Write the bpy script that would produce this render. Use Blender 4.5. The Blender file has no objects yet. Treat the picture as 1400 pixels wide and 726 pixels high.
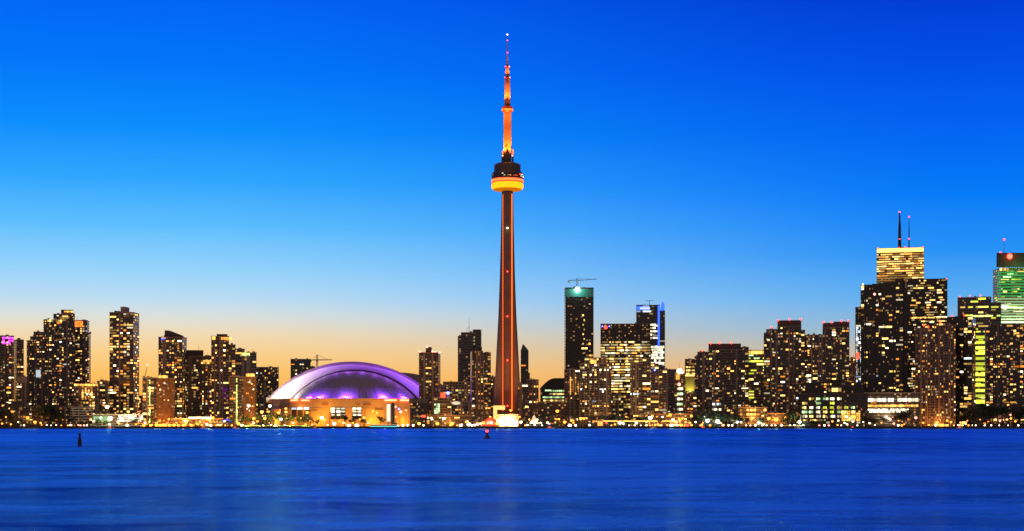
import bpy, math, random
from mathutils import Vector

random.seed(11)
scene = bpy.context.scene
COL = scene.collection
R = math.radians

# ------------------------------------------------------------------ camera
F = 2112.0          # focal length in pixels of the 1400 px wide photograph
CX, HZ = 700.0, 581.0
CAM_Z = 4.0
GZ = 2.0            # quay / city ground level above the water
cam_data = bpy.data.cameras.new("camera")
cam = bpy.data.objects.new("camera", cam_data)
COL.objects.link(cam)
cam.location = (0, 0, CAM_Z)
cam.rotation_euler = (R(90), 0, 0)
cam_data.sensor_width = 36
cam_data.lens = F / 1400 * 36
cam_data.shift_y = (HZ - 363) / 1400
cam_data.clip_start = 1.0
cam_data.clip_end = 120000
scene.camera = cam

scene.render.engine = 'CYCLES'
scene.cycles.use_denoising = True
scene.cycles.max_bounces = 5
scene.cycles.sample_clamp_indirect = 4.0
scene.view_settings.view_transform = 'Standard'
scene.view_settings.look = 'None'
scene.view_settings.exposure = 0
scene.view_settings.gamma = 1


def lin(c):
    c = c / 255.0
    return c / 12.92 if c <= 0.04045 else ((c + 0.055) / 1.055) ** 2.4


def rgb(r, g, b):
    return (lin(r), lin(g), lin(b), 1.0)


# ------------------------------------------------------------------ dusk sky
world = bpy.data.worlds.new("World")
scene.world = world
world.use_nodes = True
wn, wl = world.node_tree.nodes, world.node_tree.links
wn.clear()


def mnode(nt, op, a=None, b=None, c=None, clamp=False):
    n = nt.nodes.new("ShaderNodeMath")
    n.operation = op
    n.use_clamp = clamp
    for i, v in enumerate((a, b, c)):
        if v is None:
            continue
        if isinstance(v, (int, float)):
            n.inputs[i].default_value = v
        else:
            nt.links.new(v, n.inputs[i])
    return n.outputs[0]


def build_sky():
    nt = world.node_tree
    tc = wn.new("ShaderNodeTexCoord")
    sep = wn.new("ShaderNodeSeparateXYZ")
    wl.new(tc.outputs["Generated"], sep.inputs[0])
    elev = mnode(nt, 'MULTIPLY', mnode(nt, 'ARCSINE', sep.outputs[2]), 180 / math.pi)
    t = mnode(nt, 'DIVIDE', elev, 45.0, clamp=True)

    def ramp(stops):
        n = wn.new("ShaderNodeValToRGB")
        e = n.color_ramp.elements
        while len(e) > 1:
            e.remove(e[-1])
        e[0].position, e[0].color = stops[0][0] / 45.0, rgb(*stops[0][1])
        for d, c in stops[1:]:
            x = e.new(d / 45.0)
            x.color = rgb(*c)
        wl.new(t, n.inputs[0])
        return n.outputs[0]

    west = ramp([(0.0, (250, 156, 58)), (1.0, (253, 176, 76)), (1.9, (254, 195, 104)), (2.6, (252, 208, 138)), (3.3, (242, 218, 178)), (4.0, (216, 224, 222)),
                 (4.6, (186, 220, 243)), (5.6, (150, 211, 251)), (7.2, (92, 190, 254)), (8.8, (48, 166, 254)), (10.6, (10, 142, 253)), (12.8, (0, 118, 250)),
                 (15.4, (0, 98, 243)), (24, (0, 92, 238)), (45, (0, 66, 205))])
    east = ramp([(0.0, (250, 154, 78)), (1.2, (247, 172, 98)), (2.0, (230, 181, 130)), (2.8, (184, 184, 176)), (3.5, (140, 182, 212)),
                 (4.6, (92, 174, 240)), (6.2, (36, 146, 246)), (8.2, (2, 122, 248)), (10.2, (0, 102, 242)), (12.8, (0, 78, 230)),
                 (15.4, (0, 56, 208)), (24, (0, 66, 215)), (45, (0, 54, 190))])
    az = mnode(nt, 'ARCTAN2', sep.outputs[0], sep.outputs[1])
    mr = wn.new("ShaderNodeMapRange")
    mr.interpolation_type = 'SMOOTHSTEP'
    mr.inputs[1].default_value = R(-13)
    mr.inputs[2].default_value = R(17.5)
    wl.new(az, mr.inputs[0])
    mix = wn.new("ShaderNodeMix")
    mix.data_type = 'RGBA'
    wl.new(mr.outputs[0], mix.inputs[0])
    wl.new(west, mix.inputs[6])
    wl.new(east, mix.inputs[7])
    # the sky opposite the afterglow is far darker
    back = wn.new("ShaderNodeMapRange")
    back.interpolation_type = 'SMOOTHSTEP'
    back.inputs[1].default_value = -0.1
    back.inputs[2].default_value = 0.75
    back.inputs[3].default_value = 0.07
    back.inputs[4].default_value = 1.0
    wl.new(sep.outputs[1], back.inputs[0])
    mul = wn.new("ShaderNodeVectorMath")
    mul.operation = 'SCALE'
    wl.new(mix.outputs[2], mul.inputs[0])
    wl.new(back.outputs[0], mul.inputs[3])
    # warm tint added to the sky behind the camera, to lift the facades
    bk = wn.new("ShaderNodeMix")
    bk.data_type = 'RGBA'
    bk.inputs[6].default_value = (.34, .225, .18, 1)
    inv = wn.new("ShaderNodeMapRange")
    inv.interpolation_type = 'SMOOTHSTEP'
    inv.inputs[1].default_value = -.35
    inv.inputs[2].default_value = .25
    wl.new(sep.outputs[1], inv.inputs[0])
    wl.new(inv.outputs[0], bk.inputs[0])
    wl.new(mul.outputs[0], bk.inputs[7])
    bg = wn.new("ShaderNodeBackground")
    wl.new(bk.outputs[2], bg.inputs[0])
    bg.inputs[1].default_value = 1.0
    # faint physical twilight on top
    sky = wn.new("ShaderNodeTexSky")
    sky.sky_type = 'NISHITA'
    sky.sun_disc = False
    sky.sun_elevation = R(-3)
    sky.sun_rotation = R(-11)
    bg2 = wn.new("ShaderNodeBackground")
    wl.new(sky.outputs[0], bg2.inputs[0])
    bg2.inputs[1].default_value = 0.004
    add = wn.new("ShaderNodeAddShader")
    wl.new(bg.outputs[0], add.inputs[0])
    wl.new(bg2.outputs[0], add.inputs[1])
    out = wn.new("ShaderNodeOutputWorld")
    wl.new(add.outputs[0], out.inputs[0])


build_sky()

# ------------------------------------------------------------------ helpers


def wx(px, Y):
    return (px - CX) / F * Y


def wz(py, Y):
    return CAM_Z + (HZ - py) / F * Y


class MB:
    """collects faces with material slots and links them as ONE mesh object"""

    def __init__(self):
        self.v, self.f, self.m, self.sm = [], [], [], []

    def face(self, pts, mi=0, smooth=False):
        i = len(self.v)
        self.v += [tuple(p) for p in pts]
        self.f.append(tuple(range(i, i + len(pts))))
        self.m.append(mi)
        self.sm.append(smooth)

    def box(self, x0, x1, y0, y1, z0, z1, mi=0):
        i = len(self.v)
        self.v += [(x0, y0, z0), (x1, y0, z0), (x1, y1, z0), (x0, y1, z0), (x0, y0, z1), (x1, y0, z1), (x1, y1, z1), (x0, y1, z1)]
        for q in ((0, 1, 5, 4), (1, 2, 6, 5), (2, 3, 7, 6), (3, 0, 4, 7), (4, 5, 6, 7), (3, 2, 1, 0)):
            self.f.append(tuple(i + k for k in q))
            self.m.append(mi)
            self.sm.append(False)

    def prism(self, poly, z0, z1, mi=0):
        n = len(poly)
        i = len(self.v)
        self.v += [(x, y, z0) for x, y in poly] + [(x, y, z1) for x, y in poly]
        for k in range(n):
            j = (k + 1) % n
            self.f.append((i + k, i + j, i + n + j, i + n + k))
            self.m.append(mi)
            self.sm.append(False)
        self.f.append(tuple(range(i + n, i + 2 * n)))
        self.f.append(tuple(range(i + n - 1, i - 1, -1)))
        self.m += [mi, mi]
        self.sm += [False, False]

    def lathe(self, prof, n=24, c=(0, 0), mi=0, smooth=True, a0=0.0, a1=2 * math.pi):
        full = abs(a1 - a0 - 2 * math.pi) < 1e-6
        i = len(self.v)
        m = n if full else n + 1
        for r, z in prof:
            for k in range(m):
                a = a0 + (a1 - a0) * k / n
                self.v.append((c[0] + r * math.cos(a), c[1] + r * math.sin(a), z))
        for p in range(len(prof) - 1):
            for k in range(n):
                j = (k + 1) % m
                self.f.append((i + p * m + k, i + p * m + j, i + (p + 1) * m + j, i + (p + 1) * m + k))
                self.m.append(mi)
                self.sm.append(smooth)

    def tube(self, p0, p1, r0, r1=None, n=6, mi=0):
        r1 = r0 if r1 is None else r1
        p0, p1 = Vector(p0), Vector(p1)
        d = (p1 - p0).normalized()
        u = d.cross(Vector((0, 0, 1)))
        if u.length < 1e-3:
            u = Vector((1, 0, 0))
        u.normalize()
        w = d.cross(u)
        i = len(self.v)
        for p, r in ((p0, r0), (p1, r1)):
            for k in range(n):
                a = 2 * math.pi * k / n
                self.v.append(tuple(p + (u * math.cos(a) + w * math.sin(a)) * r))
        for k in range(n):
            j = (k + 1) % n
            self.f.append((i + k, i + j, i + n + j, i + n + k))
            self.m.append(mi)
            self.sm.append(True)
        self.f.append(tuple(range(i + n, i + 2 * n)))
        self.f.append(tuple(range(i + n - 1, i - 1, -1)))
        self.m += [mi, mi]
        self.sm += [False, False]

    def ball(self, c, r, n=10, mi=0, sq=1.0):
        rings = max(4, n // 2)
        prof = []
        for k in range(rings + 1):
            a = -math.pi / 2 + math.pi * k / rings
            prof.append((max(1e-4, r * math.cos(a)), c[2] + r * sq * math.sin(a)))
        self.lathe(prof, n, (c[0], c[1]), mi)

    def mesh(self, name, mats):
        me = bpy.data.meshes.new(name)
        me.from_pydata(self.v, [], self.f)
        for m in mats:
            me.materials.append(m)
        me.polygons.foreach_set("material_index", self.m)
        me.polygons.foreach_set("use_smooth", self.sm)
        me.update()
        return me

    def build(self, name, mats, parent=None, loc=None, rotz=0):
        if not isinstance(mats, (list, tuple)):
            mats = [mats]
        o = bpy.data.objects.new(name, self.mesh(name, mats))
        COL.objects.link(o)
        if parent:
            o.parent = parent
        if loc:
            o.location = loc
        o.rotation_euler.z = rotz
        return o


def tag(o, label=None, cat=None, group=None, kind=None):
    if label:
        o["label"] = label
    if cat:
        o["category"] = cat
    if group:
        o["group"] = group
    if kind:
        o["kind"] = kind
    return o


def empty(name, loc, rotz=0.0):
    o = bpy.data.objects.new(name, None)
    COL.objects.link(o)
    o.location = loc
    o.rotation_euler.z = rotz
    o.empty_display_size = 0.1
    return o


def light(name, loc, color, power, radius=0.8, kind='POINT', parent=None, target=None, cone=60, blend=0.6):
    d = bpy.data.lights.new(name, kind)
    d.color = color
    d.energy = power
    d.shadow_soft_size = radius
    if kind == 'SPOT':
        d.spot_size = R(cone)
        d.spot_blend = blend
    o = bpy.data.objects.new(name, d)
    COL.objects.link(o)
    o.location = loc
    if target is not None:
        o.rotation_euler = (Vector(target) - Vector(loc)).to_track_quat('-Z', 'Y').to_euler()
    if parent:
        o.parent = parent
    return o


# ------------------------------------------------------------------ materials
def paint(name, color, rough=0.6, vary=0.3, scale=0.15, metal=0.0, bump=0.0):
    m = bpy.data.materials.new(name)
    m.use_nodes = True
    nt = m.node_tree
    b = nt.nodes["Principled BSDF"]
    tc = nt.nodes.new("ShaderNodeTexCoord")
    n = nt.nodes.new("ShaderNodeTexNoise")
    n.inputs["Scale"].default_value = scale
    n.inputs["Detail"].default_value = 5
    nt.links.new(tc.outputs["Object"], n.inputs["Vector"])
    mx = nt.nodes.new("ShaderNodeMix")
    mx.data_type = 'RGBA'
    mx.inputs[6].default_value = (*[c * (1 - vary) for c in color], 1)
    mx.inputs[7].default_value = (*[min(1, c * (1 + vary)) for c in color], 1)
    nt.links.new(n.outputs["Fac"], mx.inputs[0])
    nt.links.new(mx.outputs[2], b.inputs["Base Color"])
    b.inputs["Roughness"].default_value = rough
    b.inputs["Metallic"].default_value = metal
    if bump:
        bp = nt.nodes.new("ShaderNodeBump")
        bp.inputs["Strength"].default_value = bump
        nt.links.new(n.outputs["Fac"], bp.inputs["Height"])
        nt.links.new(bp.outputs[0], b.inputs["Normal"])
    return m


def glazing(name, ca, cb, rough=0.25, cell=(3.2, 3.2, 3.1), lit=.22, glow_=.7):
    """a wall of dark window panes, each pane a little different"""
    m = bpy.data.materials.new(name)
    m.use_nodes = True
    nt = m.node_tree
    b = nt.nodes["Principled BSDF"]
    tc = nt.nodes.new("ShaderNodeTexCoord")
    dv = nt.nodes.new("ShaderNodeVectorMath")
    dv.operation = 'DIVIDE'
    dv.inputs[1].default_value = cell
    nt.links.new(tc.outputs["Object"], dv.inputs[0])
    fl = nt.nodes.new("ShaderNodeVectorMath")
    fl.operation = 'FLOOR'
    nt.links.new(dv.outputs[0], fl.inputs[0])
    wnz = nt.nodes.new("ShaderNodeTexWhiteNoise")
    nt.links.new(fl.outputs[0], wnz.inputs["Vector"])
    mx = nt.nodes.new("ShaderNodeMix")
    mx.data_type = 'RGBA'
    mx.inputs[6].default_value = (*ca, 1)
    mx.inputs[7].default_value = (*cb, 1)
    nt.links.new(wnz.outputs["Value"], mx.inputs[0])
    nt.links.new(mx.outputs[2], b.inputs["Base Color"])
    b.inputs["Roughness"].default_value = rough
    # rooms with a weak lamp behind the curtain: small panes glowing faintly
    sp = nt.nodes.new("ShaderNodeSeparateXYZ")
    nt.links.new(tc.outputs["Object"], sp.inputs[0])
    oi0 = nt.nodes.new("ShaderNodeObjectInfo")
    u = mnode(nt, 'DIVIDE', mnode(nt, 'ADD', sp.outputs[0], sp.outputs[1]), mnode(nt, 'ADD', mnode(nt, 'MULTIPLY', oi0.outputs["Random"], 2.2), 1.7))
    v = mnode(nt, 'DIVIDE', sp.outputs[2], 3.1)
    cb_ = nt.nodes.new("ShaderNodeCombineXYZ")
    nt.links.new(mnode(nt, 'FLOOR', u), cb_.inputs[0])
    nt.links.new(mnode(nt, 'FLOOR', v), cb_.inputs[1])
    oi = nt.nodes.new("ShaderNodeObjectInfo")
    nt.links.new(mnode(nt, 'MULTIPLY', oi.outputs["Random"], 97.0), cb_.inputs[2])
    w2 = nt.nodes.new("ShaderNodeTexWhiteNoise")
    nt.links.new(cb_.outputs[0], w2.inputs["Vector"])
    fu, fv = mnode(nt, 'FRACT', u), mnode(nt, 'FRACT', v)
    box_ = mnode(nt, 'MULTIPLY', mnode(nt, 'LESS_THAN', mnode(nt, 'ABSOLUTE', mnode(nt, 'SUBTRACT', fu, .5)), .32),
                 mnode(nt, 'LESS_THAN', mnode(nt, 'ABSOLUTE', mnode(nt, 'SUBTRACT', fv, .5)), .30))
    geo = nt.nodes.new("ShaderNodeNewGeometry")
    sn = nt.nodes.new("ShaderNodeSeparateXYZ")
    nt.links.new(geo.outputs["Normal"], sn.inputs[0])
    box_ = mnode(nt, 'MULTIPLY', box_, mnode(nt, 'LESS_THAN', sn.outputs[2], .5))
    amt = mnode(nt, 'MULTIPLY', mnode(nt, 'SUBTRACT', w2.outputs["Value"], 1 - lit, clamp=True), glow_ / max(lit, .01))
    sc = nt.nodes.new("ShaderNodeSeparateColor")
    nt.links.new(w2.outputs["Color"], sc.inputs[0])
    cm = nt.nodes.new("ShaderNodeMix")
    cm.data_type = 'RGBA'
    cm.inputs[6].default_value = (1, .36, .07, 1)
    cm.inputs[7].default_value = (1, .72, .32, 1)
    nt.links.new(sc.outputs[1], cm.inputs[0])
    nt.links.new(cm.outputs[2], b.inputs["Emission Color"])
    nt.links.new(mnode(nt, 'MULTIPLY', amt, box_), b.inputs["Emission Strength"])
    try:
        m.cycles.emission_sampling = 'NONE'
    except Exception:
        pass
    return m


def glow(name, color, strength, lo=None, sample='NONE'):
    """a lamp or lit window; each object of it is a little brighter or dimmer"""
    m = bpy.data.materials.new(name)
    m.use_nodes = True
    nt = m.node_tree
    nt.nodes.clear()
    e = nt.nodes.new("ShaderNodeEmission")
    e.inputs[0].default_value = (*color, 1)
    e.inputs[1].default_value = strength
    if lo is not None:
        oi = nt.nodes.new("ShaderNodeObjectInfo")
        geo = nt.nodes.new("ShaderNodeNewGeometry")
        rnd = mnode(nt, 'FRACT', mnode(nt, 'ADD', oi.outputs["Random"], mnode(nt, 'MULTIPLY', geo.outputs["Random Per Island"], 7.31)))
        s = mnode(nt, 'ADD', mnode(nt, 'MULTIPLY', mnode(nt, 'POWER', rnd, 2.2), strength - lo), lo)
        nt.links.new(s, e.inputs[1])
    o = nt.nodes.new("ShaderNodeOutputMaterial")
    nt.links.new(e.outputs[0], o.inputs[0])
    try:
        m.cycles.emission_sampling = sample
    except Exception:
        pass
    return m


M = {
    'brown': glazing('brown_glazed_wall', (.030, .020, .015), (.075, .050, .036)),
    'grey': glazing('grey_glazed_wall', (.028, .026, .028), (.075, .070, .072), lit=.08, glow_=.7),
    'dark': glazing('dark_glazed_wall', (.012, .011, .013), (.036, .032, .032)),
    'beige': glazing('beige_glazed_wall', (.05, .038, .024), (.12, .090, .060)),
    'teal': glazing('teal_glass_wall', (.014, .030, .034), (.035, .065, .070), .15, lit=.06),
    'black': glazing('black_glass_wall', (.006, .006, .008), (.018, .017, .020), .2, lit=.10),
    's_brown': paint('brown_concrete_band', (.25, .17, .125), .8),
    's_grey': paint('grey_concrete_band', (.32, .30, .32), .8),
    's_dark': paint('dark_concrete_band', (.17, .135, .13), .8),
    's_beige': paint('beige_concrete_band', (.46, .35, .23), .8),
    's_teal': paint('teal_metal_band', (.08, .12, .13), .5),
    's_black': paint('black_metal_band', (.025, .024, .026), .5),
    'roofbox': paint('rooftop_plant_cladding', (.062, .052, .052), .8),
    'pinkbox': paint('pale_rooftop_cladding', (.34, .23, .19), .8),
    'brickwall': glazing('orange_brick_wall', (.12, .056, .018), (.20, .095, .032), .9, lit=.10, glow_=.8),
    'concrete': paint('pale_concrete', (.42, .37, .31), .85, .2, .12),
    'towerc': paint('tower_concrete', (.145, .105, .08), .85, .3, .06),
    'white': paint('white_paint', (.75, .74, .72), .5, .08),
    'steel': paint('grey_steel', (.18, .18, .19), .45, .2, .5, .6),
    'darksteel': paint('dark_steel', (.03, .03, .033), .5, .2),
    'bark': paint('tree_bark', (.07, .05, .035), .95, .3, 1.5),
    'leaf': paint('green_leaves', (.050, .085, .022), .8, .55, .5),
    'leafunlit': paint('unlit_leaves', (.030, .048, .018), .85, .5, .5),  # leaf colour darkened for the trees that stand as unlit silhouettes
    'grass': paint('short_grass', (.10, .15, .02), .9, .4, .3),
    'timber': paint('wet_timber', (.035, .026, .02), .8, .35, 2.0),
    'redpaint': paint('red_paint', (.16, .022, .018), .5, .2),
    'quay': paint('quay_concrete', (.07, .062, .055), .9, .35, .1),
    'asphalt': paint('asphalt', (.05, .048, .046), .95, .3, .05),
}
W = {
    'amber': glow('amber_window_light', (1.0, .43, .085), 4.0, .25),
    'yellow': glow('yellow_window_light', (1.0, .62, .16), 4.2, .25),
    'orange': glow('orange_window_light', (1.0, .27, .03), 2.6, .3),
    'cream': glow('cream_window_light', (1.0, .84, .52), 4.5, .3),
    'cool': glow('cool_window_light', (.75, .88, 1.0), 4.0, .3),
    'lime': glow('lime_window_light', (.78, .86, .06), 3.4, .8),
    'mint': glow('mint_window_light', (.62, 1.0, .45), 3.0, .5),
    'red': glow('red_window_light', (1.0, .06, .03), 4.0, .6),
}
L = {
    'orange': glow('sodium_lamp', (1.0, .27, .028), 6),
    'white': glow('white_lamp', (1.0, .82, .50), 9),
    'green': glow('green_white_lamp', (.72, 1.0, .74), 15),
    'red': glow('red_lamp', (1.0, .035, .02), 7),
    'pink': glow('pink_lamp', (1.0, .30, .20), 5),
    'blue': glow('blue_lamp', (.10, .12, 1.0), 9),
    'deepblue': glow('blue_light_strip', (.03, .10, 1.0), 2.6),
    'magenta': glow('magenta_light', (.85, .05, .80), 3.2),
    'amberstrip': glow('amber_light_strip', (1.0, .46, .08), 4.5, 1.2),
    'limestrip': glow('lime_light_strip', (.85, .95, .22), 4.0, 1.2),
    'redstrip': glow('red_light_strip', (1.0, .07, .025), 3.0),
    'orangestrip': glow('orange_light_strip', (1.0, .20, .018), 2.4),
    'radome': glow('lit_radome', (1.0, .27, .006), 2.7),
    'whitestrip': glow('white_light_strip', (1.0, .88, .60), 6, .9),
    'coolstrip': glow('cool_light_strip', (.8, .92, 1.0), 5, .9),
    'cyanstrip': glow('cyan_light_strip', (.12, .85, .75), 1.6),
    'purple': glow('purple_lamp', (.62, .36, 1.0), 14),
}
PAL = {
    'resi': (('amber', 5), ('yellow', 6), ('cream', 4), ('orange', 1.3), ('cool', .5)),
    'warm': (('amber', 6), ('yellow', 5), ('orange', 3), ('cream', 2)),
    'office': (('yellow', 6), ('amber', 2), ('cream', 3)),
    'lime': (('lime', 7), ('yellow', 3), ('mint', 1)),
    'mint': (('mint', 4), ('yellow', 3), ('cream', 3), ('lime', 2)),
    'cool': (('cool', 4), ('cream', 5), ('yellow', 2)),
    'gold': (('amber', 7), ('yellow', 5)),
}


def unit_box(name, mat):
    b = MB()
    b.box(-.5, .5, -.5, .5, -.5, .5)
    return b.mesh(name, [mat])


WMESH = {k: unit_box(k + '_window', m) for k, m in W.items()}


def pick(pal):
    tot = sum(w for _, w in pal)
    r = random.random() * tot
    for k, w in pal:
        r -= w
        if r <= 0:
            return k
    return pal[-1][0]


# ------------------------------------------------------------------ water, land
def make_water():
    m = bpy.data.materials.new("lake_water")
    m.use_nodes = True
    nt = m.node_tree
    nt.nodes.clear()
    out = nt.nodes.new("ShaderNodeOutputMaterial")
    dif = nt.nodes.new("ShaderNodeBsdfDiffuse")       # light scattered back by the deep blue water body
    dif.inputs[0].default_value = (.0, .088, .68, 1)
    glo = nt.nodes.new("ShaderNodeBsdfAnisotropic")
    glo.inputs["Color"].default_value = (.13, .62, 1.0, 1)
    mix = nt.nodes.new("ShaderNodeMixShader")
    nt.links.new(dif.outputs[0], mix.inputs[1])
    nt.links.new(glo.outputs[0], mix.inputs[2])
    nt.links.new(mix.outputs[0], out.inputs[0])
    geo = nt.nodes.new("ShaderNodeNewGeometry")

    def noise(sx, sy, detail, rough):
        mp = nt.nodes.new("ShaderNodeMapping")
        mp.inputs["Scale"].default_value = (sx, sy, 1)
        nt.links.new(geo.outputs["Position"], mp.inputs[0])
        n = nt.nodes.new("ShaderNodeTexNoise")
        n.inputs["Scale"].default_value = 1.0
        n.inputs["Detail"].default_value = detail
        n.inputs["Roughness"].default_value = rough
        nt.links.new(mp.outputs[0], n.inputs["Vector"])
        return n.outputs["Fac"]

    big = noise(.008, .006, 3, .5)           # wind patches
    rip = noise(.05, .075, 9, .74)           # ripples of every size, softened by the long exposure
    h = mnode(nt, 'ADD', mnode(nt, 'MULTIPLY', rip, WATER_RIPPLE), mnode(nt, 'MULTIPLY', big, 5.0))
    bp = nt.nodes.new("ShaderNodeBump")
    bp.inputs["Strength"].default_value = 1.0
    bp.inputs["Distance"].default_value = 1.0
    nt.links.new(h, bp.inputs["Height"])
    nt.links.new(bp.outputs[0], glo.inputs["Normal"])
    mixed = mnode(nt, 'ADD', mnode(nt, 'MULTIPLY', rip, .55), mnode(nt, 'MULTIPLY', big, .45))
    rg = nt.nodes.new("ShaderNodeMapRange")
    rg.inputs[1].default_value = .36
    rg.inputs[2].default_value = .62
    rg.inputs[3].default_value = .11
    rg.inputs[4].default_value = .46
    nt.links.new(mixed, rg.inputs[0])
    nt.links.new(rg.outputs[0], glo.inputs["Roughness"])
    fr = nt.nodes.new("ShaderNodeMapRange")
    fr.inputs[1].default_value = .40
    fr.inputs[2].default_value = .58
    fr.inputs[3].default_value = .12
    fr.inputs[4].default_value = 1.0
    nt.links.new(mixed, fr.inputs[0])
    nt.links.new(fr.outputs[0], mix.inputs[0])
    w = MB()
    w.face([(-9000, -400, 0), (9000, -400, 0), (9000, 1701, 0), (-9000, 1701, 0)])
    o = w.build("water", m)
    tag(o, kind="structure")


WATER_RIPPLE = 2.8
make_water()
g = MB()
g.face([(-60000, 1702.5, GZ), (60000, 1702.5, GZ), (60000, 90000, GZ), (-60000, 90000, GZ)])
tag(g.build("ground", M['asphalt']), kind="structure")
q = MB()
q.box(-9000, 9000, 1700, 1702.6, -2, GZ + .25)
q.box(-9000, 9000, 1699.6, 1703.2, GZ + .25, GZ + .55)
tag(q.build("quay", M['quay']), kind="structure")

for lx0, lx1 in ((118, 194), (328, 432), (1066, 1100)):
    lw = MB()
    n = 24
    for i in range(n):
        a, b_ = lx0 + (lx1 - lx0) * i / n, lx0 + (lx1 - lx0) * (i + 1) / n
        ha, hb = GZ + 1.7 + .5 * math.sin(a * .31), GZ + 1.7 + .5 * math.sin(b_ * .31)
        lw.face([(wx(a, 1704), 1704, GZ + .35), (wx(b_, 1704), 1704, GZ + .35), (wx(b_, 1728), 1728, hb), (wx(a, 1728), 1728, ha)], 0, True)
        lw.face([(wx(a, 1728), 1728, ha), (wx(b_, 1728), 1728, hb), (wx(b_, 1750), 1750, GZ), (wx(a, 1750), 1750, GZ)], 0, True)
    tag(lw.build("lawn", M['grass']), kind="structure")

# ------------------------------------------------------------------ buildings
SPECS = []
COVER = [HZ + 5] * 1600      # skyline of what already stands nearer, per photo column


def B(name, label, cat, Y, vols, wall='brown', style='resi', pal='resi', p=.2, yaw=0, depth=26, fh=3.1, cw=3.4, ex=None, group=None, slabs=True, piers=0, redlights=(), band=None, y_lit=None, side_p=1.0):
    SPECS.append(dict(locals()))


class Bld:
    pass


def covered(px, py):
    i = int(px) + 100
    if i < 97 or i > 1503:
        return True
    return py > COVER[max(0, min(1599, i))] - 1


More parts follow.
